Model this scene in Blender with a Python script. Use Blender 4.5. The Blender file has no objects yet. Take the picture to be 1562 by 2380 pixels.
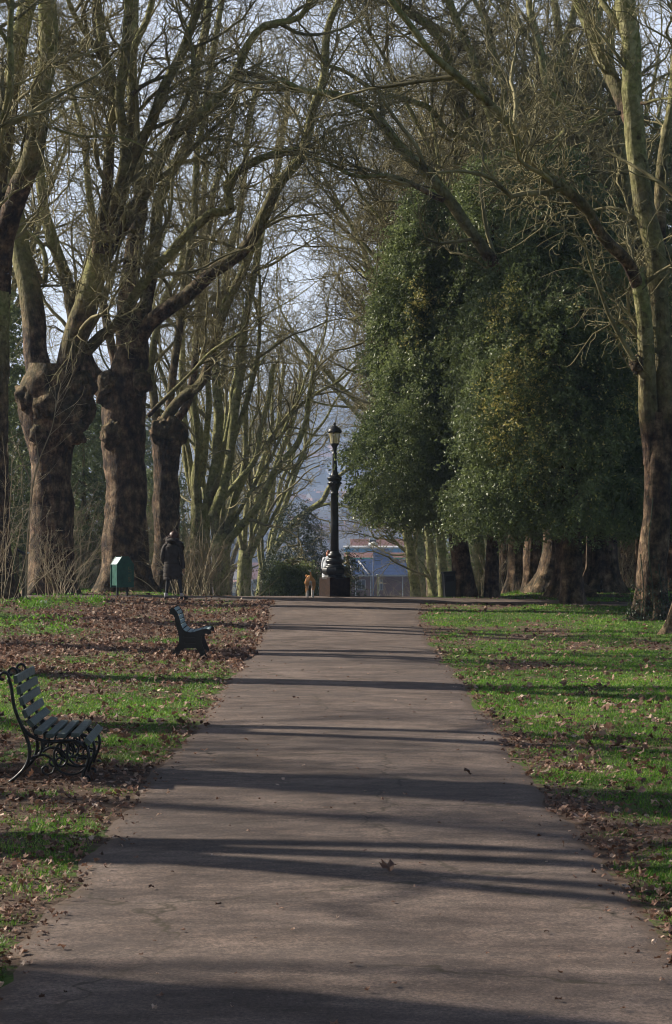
import bpy, math, random
import numpy as np
from math import radians as RAD, sin, cos, pi
from mathutils import Vector, Matrix

# ------------------------------------------------------------------ camera, sky, sun, exposure
SC = bpy.context.scene
COL = SC.collection
EZ = 2.05                      # eye height above the ground at the camera
F = 5000.0                     # focal length in units of the 1562 x 2380 frame
cam = bpy.data.cameras.new('camera')
cam.sensor_fit = 'VERTICAL'; cam.sensor_height = 36.0
cam.lens = F/2380*36.0
cam.shift_y = (1290-1190)/2380
cam.clip_start = 0.5; cam.clip_end = 9000
cam.dof.use_dof = True; cam.dof.focus_distance = 50; cam.dof.aperture_fstop = 16.0
camo = bpy.data.objects.new('camera', cam); COL.objects.link(camo)
camo.location = (0, 0, EZ); camo.rotation_euler = (RAD(90), 0, 0)
SC.camera = camo

SUN_EL = RAD(31); SUN_AZ = math.atan2(-0.92, 0.39)      # towards the sun: left and a little beyond
SD = Vector((math.sin(SUN_AZ)*cos(SUN_EL), math.cos(SUN_AZ)*cos(SUN_EL), sin(SUN_EL)))
W = bpy.data.worlds.new('World'); SC.world = W; W.use_nodes = True
wn = W.node_tree; wn.nodes.clear()
sky = wn.nodes.new('ShaderNodeTexSky'); sky.sky_type = 'NISHITA'; sky.sun_disc = False
sky.sun_elevation = SUN_EL; sky.sun_rotation = SUN_AZ
sky.air_density = 1.0; sky.dust_density = 2.5; sky.ozone_density = 1.0
bg = wn.nodes.new('ShaderNodeBackground'); bg.inputs[1].default_value = 0.05
wo = wn.nodes.new('ShaderNodeOutputWorld')
# thin bright winter cloud veil low over the horizon, by direction only
_tc = wn.nodes.new('ShaderNodeTexCoord'); _sx = wn.nodes.new('ShaderNodeSeparateXYZ'); wn.links.new(_tc.outputs['Generated'], _sx.inputs[0])
_mr = wn.nodes.new('ShaderNodeMapRange'); wn.links.new(_sx.outputs[2], _mr.inputs[0]); _mr.inputs[1].default_value = .10; _mr.inputs[2].default_value = .45; _mr.inputs[3].default_value = 1; _mr.inputs[4].default_value = 0
_mp = wn.nodes.new('ShaderNodeMapping'); _mp.inputs['Scale'].default_value = (1, 1, 3); wn.links.new(_tc.outputs['Generated'], _mp.inputs[0])
_nz = wn.nodes.new('ShaderNodeTexNoise'); _nz.inputs['Scale'].default_value = 5; _nz.inputs['Detail'].default_value = 6; wn.links.new(_mp.outputs[0], _nz.inputs['Vector'])
_nr = wn.nodes.new('ShaderNodeMapRange'); wn.links.new(_nz.outputs['Fac'], _nr.inputs[0]); _nr.inputs[1].default_value = .3; _nr.inputs[2].default_value = .7; _nr.inputs[3].default_value = .55; _nr.inputs[4].default_value = 1.1
_ml = wn.nodes.new('ShaderNodeMath'); _ml.operation = 'MULTIPLY'; _my = wn.nodes.new('ShaderNodeMapRange'); wn.links.new(_sx.outputs[1], _my.inputs[0]); _my.inputs[1].default_value = .1; _my.inputs[2].default_value = .8
_m2 = wn.nodes.new('ShaderNodeMath'); _m2.operation = 'MULTIPLY'; wn.links.new(_mr.outputs[0], _m2.inputs[0]); wn.links.new(_my.outputs[0], _m2.inputs[1])
wn.links.new(_m2.outputs[0], _ml.inputs[0]); wn.links.new(_nr.outputs[0], _ml.inputs[1])
_vc = wn.nodes.new('ShaderNodeMixRGB'); _vc.blend_type = 'ADD'; _vc.inputs[2].default_value = (11.5, 11.5, 12.2, 1)
wn.links.new(_ml.outputs[0], _vc.inputs[0]); wn.links.new(sky.outputs[0], _vc.inputs[1])
wn.links.new(_vc.outputs[0], bg.inputs[0]); wn.links.new(bg.outputs[0], wo.inputs[0])
sl = bpy.data.lights.new('sun', 'SUN'); sl.energy = 5.0; sl.angle = RAD(0.7); sl.color = (1.0, .91, .76)
so = bpy.data.objects.new('sun', sl); COL.objects.link(so)
so.rotation_euler = SD.to_track_quat('Z', 'Y').to_euler()
so.location = (-30, 20, 40)
SC.view_settings.view_transform = 'Standard'; SC.view_settings.look = 'None'
SC.view_settings.exposure = 0.92; SC.view_settings.gamma = 1.0
SC.render.engine = 'CYCLES'
SC.cycles.use_denoising = True; SC.cycles.pixel_filter_type = 'BLACKMAN_HARRIS'; SC.cycles.filter_width = 1.05
SC.cycles.max_bounces = 6; SC.cycles.diffuse_bounces = 3; SC.cycles.glossy_bounces = 2
SC.cycles.transmission_bounces = 3; SC.cycles.volume_bounces = 0; SC.cycles.transparent_max_bounces = 6
SC.cycles.sample_clamp_indirect = 4.0
SC.cycles.use_adaptive_sampling = True; SC.cycles.adaptive_threshold = 0.02

# ------------------------------------------------------------------ helpers
rng = np.random.default_rng(7)
def at(px, py, D): return np.array([(px-781)*D/F, D, EZ+(1290-py)*D/F])
def nrm(v): return v/np.maximum(np.linalg.norm(v, axis=-1, keepdims=True), 1e-9)

_perm = np.random.default_rng(3).random(4096)
def vnoise(p, seed=0):
    p = np.asarray(p, float); i = np.floor(p).astype(np.int64); f = p-i; f = f*f*(3-2*f)
    def h(a, b, c): return _perm[(a*1619+b*31337+c*6971+seed*1013) & 4095]
    r = 0
    for dx in (0, 1):
        for dy in (0, 1):
            for dz in (0, 1):
                w = (f[..., 0] if dx else 1-f[..., 0])*(f[..., 1] if dy else 1-f[..., 1])*(f[..., 2] if dz else 1-f[..., 2])
                r = r+w*h(i[..., 0]+dx, i[..., 1]+dy, i[..., 2]+dz)
    return r*2-1
def fnoise(p, seed=0, o=3):
    p = np.asarray(p, float); r = 0; a = 1; t = 0
    for k in range(o): r = r+a*vnoise(p*2**k, seed+k); t += a; a *= .5
    return r/t
def n2(x, y, s, seed=0, o=2): return fnoise(np.stack([x*s, y*s, 0*x+.5], -1), seed, o)
def sstep(a, b, x): t = np.clip((x-a)/(b-a), 0, 1); return t*t*(3-2*t)

class MA:                       # collects vertices / faces, builds ONE mesh object
    def __init__(s): s.v = []; s.q = []; s.t = []; s.a = []; s.n = 0
    def add(s, v, q=None, t=None, a=0.0):
        v = np.asarray(v, np.float32).reshape(-1, 3)
        if q is not None and len(q): s.q.append(np.asarray(q, np.int64).reshape(-1, 4)+s.n)
        if t is not None and len(t): s.t.append(np.asarray(t, np.int64).reshape(-1, 3)+s.n)
        s.a.append(np.broadcast_to(np.asarray(a, np.float32), (len(v),)).astype(np.float32))
        s.v.append(v); s.n += len(v)
        return s
    def mesh(s, name, mat, smooth=True):
        V = np.concatenate(s.v) if s.v else np.zeros((0, 3), np.float32)
        Q = np.concatenate(s.q) if s.q else np.zeros((0, 4), np.int64)
        T = np.concatenate(s.t) if s.t else np.zeros((0, 3), np.int64)
        me = bpy.data.meshes.new(name)
        me.vertices.add(len(V)); me.vertices.foreach_set('co', V.ravel())
        nl = Q.size+T.size
        me.loops.add(nl); me.polygons.add(len(Q)+len(T))
        me.loops.foreach_set('vertex_index', np.concatenate([Q.ravel(), T.ravel()]).astype(np.int32))
        st = np.concatenate([np.arange(len(Q))*4, Q.size+np.arange(len(T))*3]).astype(np.int32)
        me.polygons.foreach_set('loop_start', st)
        me.polygons.foreach_set('use_smooth', np.full(len(st), smooth))
        at_ = me.attributes.new('tint', 'FLOAT', 'POINT'); at_.data.foreach_set('value', np.concatenate(s.a))
        me.update(calc_edges=True)
        if mat: me.materials.append(mat)
        return me
    def build(s, name, mat, parent=None, smooth=True):
        return link(name, s.mesh(name, mat, smooth), parent)
def link(name, data, parent=None, loc=None):
    o = bpy.data.objects.new(name, data); COL.objects.link(o)
    if parent is not None: o.parent = parent
    if loc is not None: o.location = loc
    return o
def thing(name, label, cat, loc=(0, 0, 0), rz=0, group=None):
    o = bpy.data.objects.new(name, None); COL.objects.link(o); o.empty_display_size = .2
    o.location = loc; o.rotation_euler = (0, 0, rz)
    return tag(o, label, cat, group)
def tag(o, label=None, cat=None, group=None, kind=None):
    if label: o['label'] = label
    if cat: o['category'] = cat
    if group: o['group'] = group
    if kind: o['kind'] = kind
    return o
def copy_tree(o, label, loc, rz=0, sc=1, group=None):
    c = o.copy(); COL.objects.link(c); c.location = loc; c.rotation_euler = (0, 0, rz)
    c.scale = sc if hasattr(sc, '__len__') else (sc, sc, sc)
    c['label'] = label
    if group: c['group'] = group
    for ch in o.children:
        d = ch.copy(); COL.objects.link(d); d.parent = c
        for g in ch.children:
            e = g.copy(); COL.objects.link(e); e.parent = d
    return c

def tubes(P, R, k=6):
    P = np.asarray(P, float); R = np.asarray(R, float)
    if P.ndim == 2: P = P[None]; R = R[None]
    B, N, _ = P.shape
    T = nrm(np.gradient(P, axis=1))
    ref = np.where(np.abs(T[:, 0, 2:3]) < .8, np.array([[0, 0, 1.]]), np.array([[1., 0, 0]]))
    u = nrm(np.cross(T[:, 0], ref)); U = np.empty_like(P)
    for i in range(N):
        u = nrm(u-T[:, i]*(u*T[:, i]).sum(-1, keepdims=True)); U[:, i] = u
    Vv = np.cross(T, U)
    a = np.arange(k)*2*pi/k
    ring = P[:, :, None]+R[:, :, None, None]*(np.cos(a)[:, None]*U[:, :, None]+np.sin(a)[:, None]*Vv[:, :, None])
    b = np.arange(B)[:, None, None]*N*k; i = np.arange(N-1)[None, :, None]*k; j = np.arange(k)[None, None, :]; j2 = (j+1) % k
    q = np.stack([b+i+j, b+i+j2, b+i+k+j2, b+i+k+j], -1).reshape(-1, 4)
    return ring.reshape(-1, 3), q
def capped(P, R, k=12):
    """one closed tube with flat caps (fan)"""
    v, q = tubes(P, R, k); P = np.asarray(P, float); n = len(v)
    v = np.concatenate([v, P[:1], P[-1:]]); j = np.arange(k); m = n-k
    t = np.concatenate([np.stack([0*j+n, (j+1) % k, j], -1), np.stack([0*j+n+1, m+j, m+(j+1) % k], -1)])
    return v, q, t
def crom(pts, n):
    pts = np.asarray(pts, float); d = np.r_[0, np.cumsum(np.linalg.norm(np.diff(pts[:, :3], axis=0), axis=1))]
    p = np.vstack([2*pts[0]-pts[1], pts, 2*pts[-1]-pts[-2]])
    s = np.linspace(0, d[-1], n); i = np.clip(np.searchsorted(d, s, 'right')-1, 0, len(pts)-2)
    t = ((s-d[i])/np.maximum(d[i+1]-d[i], 1e-9))[:, None]
    a, b, c, e = p[i], p[i+1], p[i+2], p[i+3]
    return .5*(2*b+(c-a)*t+(2*a-5*b+4*c-e)*t*t+(3*b-a-3*c+e)*t**3)
def box(m, c, s, R=None, a=0.0):
    c = np.asarray(c, float); s = np.asarray(s, float)/2
    v = np.array([[x, y, z] for z in (-1, 1) for y in (-1, 1) for x in (-1, 1)])*s
    if R is not None: v = v@np.asarray(R, float).T
    m.add(v+c, [[0, 2, 3, 1], [4, 5, 7, 6], [0, 1, 5, 4], [2, 6, 7, 3], [0, 4, 6, 2], [1, 3, 7, 5]], a=a)
def rotz(a): return np.array([[cos(a), -sin(a), 0], [sin(a), cos(a), 0], [0, 0, 1]])
def lathe(m, prof, k=24, c=(0, 0, 0), sx=1, sy=1, a=0.0, rot=0, cap=True):
    prof = np.asarray(prof, float); n = len(prof); an = rot+np.arange(k)*2*pi/k
    v = np.stack([prof[:, 1:2]*np.cos(an)*sx, prof[:, 1:2]*np.sin(an)*sy, np.repeat(prof[:, :1], k, 1)], -1).reshape(-1, 3)
    i = np.arange(n-1)[:, None]*k; j = np.arange(k)[None]; j2 = (j+1) % k
    q = np.stack([i+j, i+j2, i+k+j2, i+k+j], -1).reshape(-1, 4); t = None
    if cap:
        v = np.vstack([v, [0, 0, prof[0, 0]], [0, 0, prof[-1, 0]]]); N = n*k; jj = np.arange(k)
        t = np.concatenate([np.stack([0*jj+N, (jj+1) % k, jj], -1), np.stack([0*jj+N+1, N-k+jj, N-k+(jj+1) % k], -1)])
    m.add(v+np.asarray(c, float), q, t, a)
def outline(name, loops, th, mat, parent=None, bevel=0.0):
    """flat outline (x,z) with holes, extruded along y, as a mesh"""
    cu = bpy.data.curves.new(name, 'CURVE'); cu.dimensions = '2D'; cu.fill_mode = 'BOTH'; cu.extrude = th/2; cu.bevel_depth = bevel
    for lp in loops:
        s = cu.splines.new('POLY'); s.points.add(len(lp)-1); s.use_cyclic_u = True
        for p, q in zip(s.points, lp): p.co = (q[0], q[1], 0, 1)
    o = bpy.data.objects.new('tmp', cu); COL.objects.link(o)
    dg = bpy.context.evaluated_depsgraph_get(); me = bpy.data.meshes.new_from_object(o.evaluated_get(dg))
    bpy.data.objects.remove(o); me.transform(Matrix.Rotation(pi/2, 4, 'X')); me.name = name
    me.materials.clear(); me.materials.append(mat)
    return link(name, me, parent)
def skin(name, joints, edges, mat, parent=None, sub=2):
    me = bpy.data.meshes.new(name); me.from_pydata([j[:3] for j in joints], edges, [])
    o = link(name, me, parent); md = o.modifiers.new('s', 'SKIN')
    for i, j in enumerate(joints):
        r = j[3]; me.skin_vertices[0].data[i].radius = (r, r if len(j) < 5 else j[4])
    me.skin_vertices[0].data[0].use_root = True
    s = o.modifiers.new('ss', 'SUBSURF'); s.levels = sub; s.render_levels = sub
    me.materials.append(mat); return o

# ------------------------------------------------------------------ materials
def mat(name):
    m = bpy.data.materials.new(name); m.use_nodes = True; nt = m.node_tree
    return m, nt, nt.nodes['Principled BSDF']
def N(nt, t, **k):
    n = nt.nodes.new('ShaderNode'+t)
    for a, b in k.items():
        if hasattr(n, a): setattr(n, a, b)
        else: n.inputs[a].default_value = b
    return n
def coords(nt, scale=(1, 1, 1)):
    tc = N(nt, 'TexCoord'); mp = N(nt, 'Mapping'); mp.inputs['Scale'].default_value = scale
    nt.links.new(tc.outputs['Object'], mp.inputs[0]); return mp.outputs[0]
def noise(nt, co, sc, det=4, ro=.55):
    n = N(nt, 'TexNoise'); n.inputs['Scale'].default_value = sc; n.inputs['Detail'].default_value = det; n.inputs['Roughness'].default_value = ro
    nt.links.new(co, n.inputs['Vector']); return n.outputs['Fac']
def ramp(nt, f, stops, inter='LINEAR'):
    r = N(nt, 'ValToRGB'); e = r.color_ramp.elements; r.color_ramp.interpolation = inter
    while len(e) < len(stops): e.new(.5)
    for x, (p, c) in zip(e, stops): x.position = p; x.color = (*c, 1) if len(c) == 3 else c
    nt.links.new(f, r.inputs[0]); return r.outputs[0]
def mix(nt, f, a, b, mode='MIX'):
    m = N(nt, 'MixRGB', blend_type=mode)
    for i, x in enumerate((f, a, b)):
        if isinstance(x, bpy.types.NodeSocket): nt.links.new(x, m.inputs[i])
        else: m.inputs[i].default_value = x if i == 0 else (*x, 1)
    return m.outputs[0]
def bump(nt, h, bs, dist=.02, st=.6):
    b = N(nt, 'Bump'); b.inputs['Distance'].default_value = dist; b.inputs['Strength'].default_value = st
    nt.links.new(h, b.inputs['Height']); nt.links.new(b.outputs[0], bs.inputs['Normal'])
def attr(nt, nm='tint'): return N(nt, 'Attribute', attribute_name=nm).outputs['Fac']
def plain(name, c, rough=.6, metal=0, var=.25, vs=8, bmp=0, spec=.5):
    m, nt, b = mat(name); co = coords(nt); f = noise(nt, co, vs, 5)
    lo = tuple(x*(1-var) for x in c); hi = tuple(min(1, x*(1+var)) for x in c)
    nt.links.new(ramp(nt, f, [(.3, lo), (.7, hi)]), b.inputs['Base Color'])
    b.inputs['Roughness'].default_value = rough; b.inputs['Metallic'].default_value = metal; b.inputs['Specular IOR Level'].default_value = spec
    if bmp: bump(nt, noise(nt, co, vs*6, 4), b, bmp, .5)
    return m
def bark_mat():
    m, nt, b = mat('plane_bark'); L = nt.links; co = coords(nt)
    t = attr(nt)
    n1 = noise(nt, co, 3.4, 8, .72); n2_ = noise(nt, co, 9.0, 4, .6)
    vo = N(nt, 'TexVoronoi'); vo.inputs['Scale'].default_value = 7; dist = N(nt, 'MixRGB'); dist.inputs[0].default_value = .12
    nz = N(nt, 'TexNoise'); nz.inputs['Scale'].default_value = 5; L.new(co, nz.inputs['Vector'])
    L.new(co, dist.inputs[1]); L.new(nz.outputs['Color'], dist.inputs[2]); L.new(dist.outputs[0], vo.inputs['Vector'])
    sep = N(nt, 'SeparateColor'); L.new(vo.outputs['Color'], sep.inputs[0])
    young = ramp(nt, sep.outputs[0], [(0, (.30, .28, .13)), (.4, (.23, .25, .08)), (.58, (.40, .38, .17)), (.78, (.62, .57, .34)), (.9, (.10, .075, .045))], 'CONSTANT')
    young = mix(nt, .55, young, ramp(nt, n2_, [(.36, (.09, .08, .035)), (.52, (.30, .29, .12)), (.66, (.50, .47, .24))]))
    old = ramp(nt, n1, [(.36, (.018, .011, .009)), (.46, (.055, .032, .023)), (.56, (.15, .095, .066)), (.68, (.31, .22, .15))])
    old = mix(nt, .85, old, ramp(nt, noise(nt, coords(nt, (1, 1, .28)), 6.5, 7, .7), [(.38, (.35, .35, .35)), (.5, (1, 1, 1)), (.62, (1.7, 1.6, 1.5))]), 'MULTIPLY')
    mt = N(nt, 'MapRange'); L.new(t, mt.inputs[0])
    c = mix(nt, mt.outputs[0], old, young)
    geo = N(nt, 'NewGeometry'); sx = N(nt, 'SeparateXYZ'); L.new(geo.outputs['Normal'], sx.inputs[0])
    ad = N(nt, 'Math', operation='MULTIPLY_ADD'); L.new(n1, ad.inputs[0]); ad.inputs[1].default_value = 1.6; ad.inputs[2].default_value = -.62
    a2 = N(nt, 'Math', operation='MULTIPLY_ADD'); L.new(sx.outputs[2], a2.inputs[0]); a2.inputs[1].default_value = .55; L.new(ad.outputs[0], a2.inputs[2])
    cl = N(nt, 'Math', operation='MULTIPLY'); cl.use_clamp = True; L.new(a2.outputs[0], cl.inputs[0]); cl.inputs[1].default_value = 1.0
    mo = N(nt, 'Math', operation='MULTIPLY'); L.new(cl.outputs[0], mo.inputs[0]); tm_ = N(nt, 'MapRange'); L.new(t, tm_.inputs[0]); tm_.inputs[3].default_value = .22; tm_.inputs[4].default_value = .85; L.new(tm_.outputs[0], mo.inputs[1]); cl = mo
    c = mix(nt, cl.outputs[0], c, (.15, .18, .03))
    L.new(c, b.inputs['Base Color']); b.inputs['Roughness'].default_value = .85; b.inputs['Specular IOR Level'].default_value = .25
    cs = coords(nt, (1, 1, .35)); bn = noise(nt, cs, 14, 6, .65)
    bump(nt, bn, b, .09, 1.0)
    return m
M_bark = bark_mat()
def twig_mat(name, a, bcol):
    m, nt, b = mat(name); co = coords(nt)
    nt.links.new(ramp(nt, noise(nt, co, 1.2, 3), [(.35, a), (.65, bcol)]), b.inputs['Base Color']); b.inputs['Roughness'].default_value = .8
    b.inputs['Specular IOR Level'].default_value = .2
    return m
M_twig = twig_mat('plane_twigs', (.12, .105, .055), (.34, .30, .16))
M_cane = twig_mat('bare_canes', (.26, .20, .13), (.40, .34, .24))
def leaf_mat(name, stops, rough=.3, trans=.25, spec=.5):
    m, nt, b = mat(name); L = nt.links; t = attr(nt)
    c = ramp(nt, t, stops); L.new(c, b.inputs['Base Color']); b.inputs['Roughness'].default_value = rough; b.inputs['Specular IOR Level'].default_value = spec
    tr = N(nt, 'BsdfTranslucent'); L.new(c, tr.inputs[0]); mx = N(nt, 'MixShader'); mx.inputs[0].default_value = trans
    L.new(b.outputs[0], mx.inputs[1]); L.new(tr.outputs[0], mx.inputs[2]); L.new(mx.outputs[0], nt.nodes['Material Output'].inputs[0])
    return m
M_holly = leaf_mat('glossy_evergreen_leaves', [(0, (.06, .09, .035)), (.35, (.19, .235, .09)), (.62, (.34, .39, .15)), (.8, (.38, .38, .11)), (.92, (.75, .64, .22)), (1, (.75, .65, .30))], .42, .36, .55)
M_bush = leaf_mat('dull_bush_leaves', [(0, (.02, .035, .018)), (.5, (.05, .07, .03)), (1, (.12, .14, .06))], .45, .2)
M_ivy = leaf_mat('ivy_leaves', [(0, (.015, .03, .015)), (1, (.05, .08, .03))], .3, .1)
M_grass = leaf_mat('grass_blades', [(0, (.06, .075, .018)), (.35, (.075, .18, .018)), (.65, (.13, .31, .022)), (.88, (.24, .40, .045)), (1, (.36, .32, .14))], .5, .4, .3)
M_litter = leaf_mat('dead_leaves', [(0, (.04, .02, .013)), (.35, (.13, .07, .046)), (.65, (.26, .145, .10)), (.85, (.46, .30, .22)), (1, (.70, .55, .44))], .6, .2, .3)
M_iron = plain('black_painted_iron', (.012, .013, .014), .38, 0, .4, 14, .003, .5)
M_stone = plain('dark_plinth_stone', (.026, .014, .010), .9, 0, .45, 12, .006, .15)
M_slatgreen = plain('weathered_green_slats', (.085, .11, .098), .55, 0, .45, 18, .002)
M_slatgrey = plain('pale_grey_slats', (.30, .38, .39), .55, 0, .2, 12, .002)
M_bingreen = plain('bin_green_paint', (.02, .11, .085), .45, 0, .25, 9, .001)
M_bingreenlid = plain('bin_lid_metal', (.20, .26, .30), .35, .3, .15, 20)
M_black = plain('black_plastic', (.012, .013, .018), .45, 0, .3, 6)
M_white = plain('white_paint', (.7, .7, .68), .6, 0, .1, 10)
# ------------------------------------------------------------------ terrain
_ty = np.arange(-30, 130, .5)
_k = np.array([(-30, 0), (0, 0), (10.7, .07), (18.4, .16), (28, .27), (36, .34), (40, .42), (46, .60), (52, .81), (56, .92), (58.5, .93), (62, .72), (70, .1), (80, -.9), (100, -2.7), (130, -4.6)])
_s = np.array([(-30, 0), (0, 0), (10.7, .07), (18.4, .16), (28, .27), (36, .36), (40, .46), (46, .64), (52, .84), (56, .95), (60, 1.0), (67, 1.0), (75, .6), (90, -.9), (110, -2.9), (130, -4.3)])
def _sm(t):
    z = np.interp(_ty, t[:, 0], t[:, 1]); zz = np.convolve(np.r_[[z[0]]*3, z, [z[-1]]*3], np.ones(7)/7, 'valid'); return zz
_zc, _zs = _sm(_k), _sm(_s)
_far = np.array([(120, -4.1), (150, -5), (250, -9), (400, -14), (700, -10), (1000, 6), (1500, 45), (2000, 105), (2500, 165), (3000, 205), (3600, 215), (4500, 150), (7500, 100)])
def ground(x, y):
    x = np.asarray(x, float); y = np.asarray(y, float)
    c = np.interp(y, _ty, _zc); s = np.interp(y, _ty, _zs)
    w = sstep(3.6, 5.6, np.abs(x)); z = c*(1-w)+s*w
    z = z+sstep(8, 12, -x)*.35*sstep(20, 50, y)+sstep(5, 9, x)*.02
    far = np.interp(y, _far[:, 0], _far[:, 1])
    far = far+sstep(700, 2600, y)*(28*n2(x, y, 1/900., 5)+8*n2(x, y, 1/230., 9))
    f = sstep(115, 150, y); z = z*(1-f)+far*f
    e = np.abs(x-(PCX(y))); w2 = sstep(PHW(y)+.0, PHW(y)+1.2, e)
    z = z+w2*(.035*n2(x, y, .6, 21)+.018*n2(x, y, 2.3, 22))*(y < 140)
    return z
def PCX(y): return .004*np.asarray(y, float)                       # path centre line
def PHW(y):                                                        # path half width
    y = np.asarray(y, float); return np.interp(y, [0, 8, 18, 30, 46, 54, 60], [1.66, 1.66, 1.64, 1.62, 1.66, 1.9, 2.1])
def edge(y, side): return PHW(y)+.13*n2(y, 0*y+side*31, .55, 40+side)+.09*n2(y, 0*y+side*7, 2.6, 44, 3)
def xpath_c(x): return np.interp(x, [-12, -4, 0, 3, 6, 9], [57.0, 56.2, 56.0, 54.9, 52.6, 50.5])
def xpath_h(x): return np.interp(x, [-12, -4, 0, 3, 6, 9], [.7, 1.0, 2.2, 1.1, .85, .7])
def on_path(x, y, m=0.0):
    x = np.asarray(x, float); y = np.asarray(y, float); e = x-PCX(y)
    a = (e < edge(y, 1)-m) & (e > -edge(y, 0)+m) & (y < 75)
    b = np.abs(y-xpath_c(x)) < xpath_h(x)-m+.15*n2(x, y, 1.3, 50)
    return a | (b & (x > -12) & (x < 9))
def litter_cover(x, y):
    """0 = green turf, 1 = leaf litter / bare soil"""
    L = np.interp(y, [0, 9.5, 10.8, 12, 14, 16.5, 17.5, 19, 24, 27, 30, 33, 37, 52, 56, 60, 66], [.1, .12, .32, .7, .78, .68, .42, .36, .28, .33, .45, .62, .80, .88, .78, .45, .35])
    Rr = np.interp(y, [0, 9, 12, 13.5, 16.5, 18, 21, 26, 36, 40, 44, 47, 50, 52.5, 54, 60], [.4, .5, .36, .62, .62, .42, .34, .34, .30, .40, .62, .36, .33, .85, .6, .35])
    b = np.where(x < 0, L, Rr)-.06
    b = b+(.40-b)*sstep(4.8, 7.2, -x)*sstep(36, 40, y)*.75
    b = b*(1-.4*sstep(3.6, 5, x)*sstep(38, 42, y))
    n = n2(x, y*.6, .7, 60, 3)*.85+n2(x, y, 3.1, 61, 2)*.55
    c = b+n
    e = np.abs(x-PCX(y))-PHW(y)
    c = c+(.30+.3*n2(y, x*0, .9, 63))*(1-sstep(0, .32, e))*(e > -.5)
    # worn ground in front of the benches
    for (bx, by, rx, ry) in ((-2.2, 18.4, .95, .8), (-2.2, 36.2, .7, 1.2)):
        c = c+.9*np.exp(-((x-bx-.35)/rx)**2*1.2-((y-by+.1)/ry)**2*1.5)
    return np.clip(c, 0, 1)
def axis(segs):
    r = [segs[0][0]]
    for a, b, st in segs:
        n = max(1, int(round((b-a)/st))); r += list(np.linspace(a, b, n+1)[1:])
    return np.array(r)
xs = axis([(-3000, -600, 200), (-600, -100, 50), (-100, -20, 8), (-20, -9, .6), (-9, 9, .14), (9, 20, .6), (20, 100, 8), (100, 600, 50), (600, 3000, 200)])
ys = axis([(-30, 6, 2), (6, 62, .14), (62, 90, .7), (90, 200, 4), (200, 1000, 25), (1000, 7400, 100)])
X, Y = np.meshgrid(xs, ys); Z = ground(X, Y); Z = Z-.05*on_path(X, Y, .18)
nx, ny = len(xs), len(ys); ii = (np.arange(ny-1)[:, None]*nx+np.arange(nx-1)[None]).ravel()
g = MA(); g.add(np.stack([X, Y, Z], -1), np.stack([ii, ii+1, ii+nx+1, ii+nx], -1), a=litter_cover(X, Y).ravel())
m, nt, b = mat('turf_and_soil'); L = nt.links; co = coords(nt); cov = attr(nt)
soil = ramp(nt, noise(nt, co, 7, 6, .7), [(.3, (.045, .03, .022)), (.5, (.10, .068, .05)), (.7, (.20, .14, .105))])
turf = ramp(nt, noise(nt, co, 5, 6, .7), [(.3, (.05, .05, .02)), (.55, (.06, .105, .02)), (.75, (.13, .15, .04))])
ms = N(nt, 'Math', operation='MULTIPLY_ADD'); L.new(noise(nt, co, 16, 4), ms.inputs[0]); ms.inputs[1].default_value = .9
sb = N(nt, 'Math', operation='ADD'); L.new(cov, sb.inputs[0]); sb.inputs[1].default_value = -.42; L.new(sb.outputs[0], ms.inputs[2])
mr = N(nt, 'MapRange'); L.new(ms.outputs[0], mr.inputs[0]); mr.inputs[1].default_value = .4; mr.inputs[2].default_value = .6
near = mix(nt, mr.outputs[0], turf, soil)
geo = N(nt, 'NewGeometry'); sy = N(nt, 'SeparateXYZ'); L.new(geo.outputs['Position'], sy.inputs[0])
fr = N(nt, 'MapRange'); L.new(sy.outputs[1], fr.inputs[0]); fr.inputs[1].default_value = 90; fr.inputs[2].default_value = 180
farc = ramp(nt, noise(nt, co, .012, 8, .7), [(.35, (.05, .055, .035)), (.5, (.10, .10, .075)), (.62, (.16, .13, .11)), (.75, (.09, .11, .06))])
L.new(mix(nt, fr.outputs[0], near, farc), b.inputs['Base Color']); b.inputs['Roughness'].default_value = .95; b.inputs['Specular IOR Level'].default_value = .15
bump(nt, noise(nt, co, 30, 5, .7), b, .03, .7)
tag(g.build('ground', m), 'grass verge and leaf covered ground falling away to the valley', kind='structure')

# asphalt
m, nt, b = mat('worn_asphalt'); L = nt.links; co = coords(nt)
base = ramp(nt, noise(nt, co, .9, 6, .65), [(.3, (.080, .058, .048)), (.5, (.122, .092, .078)), (.7, (.17, .132, .113))])
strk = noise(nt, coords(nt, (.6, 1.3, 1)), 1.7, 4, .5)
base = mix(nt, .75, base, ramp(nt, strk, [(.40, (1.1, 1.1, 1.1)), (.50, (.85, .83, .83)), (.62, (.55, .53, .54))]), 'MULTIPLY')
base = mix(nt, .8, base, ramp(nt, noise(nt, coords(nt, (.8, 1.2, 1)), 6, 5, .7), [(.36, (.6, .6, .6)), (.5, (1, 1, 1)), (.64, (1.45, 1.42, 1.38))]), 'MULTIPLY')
grit = noise(nt, co, 48, 8, .85)
base = mix(nt, .7, base, ramp(nt, grit, [(.40, (.3, .3, .3)), (.5, (1, 1, 1)), (.60, (2.1, 2.05, 2.0))]), 'MULTIPLY')
sp = N(nt, 'TexVoronoi'); sp.inputs['Scale'].default_value = 17; L.new(co, sp.inputs['Vector'])
base = mix(nt, ramp(nt, sp.outputs['Distance'], [(.045, (1, 1, 1)), (.075, (0, 0, 0))]), base, (.26, .22, .19))
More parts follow.
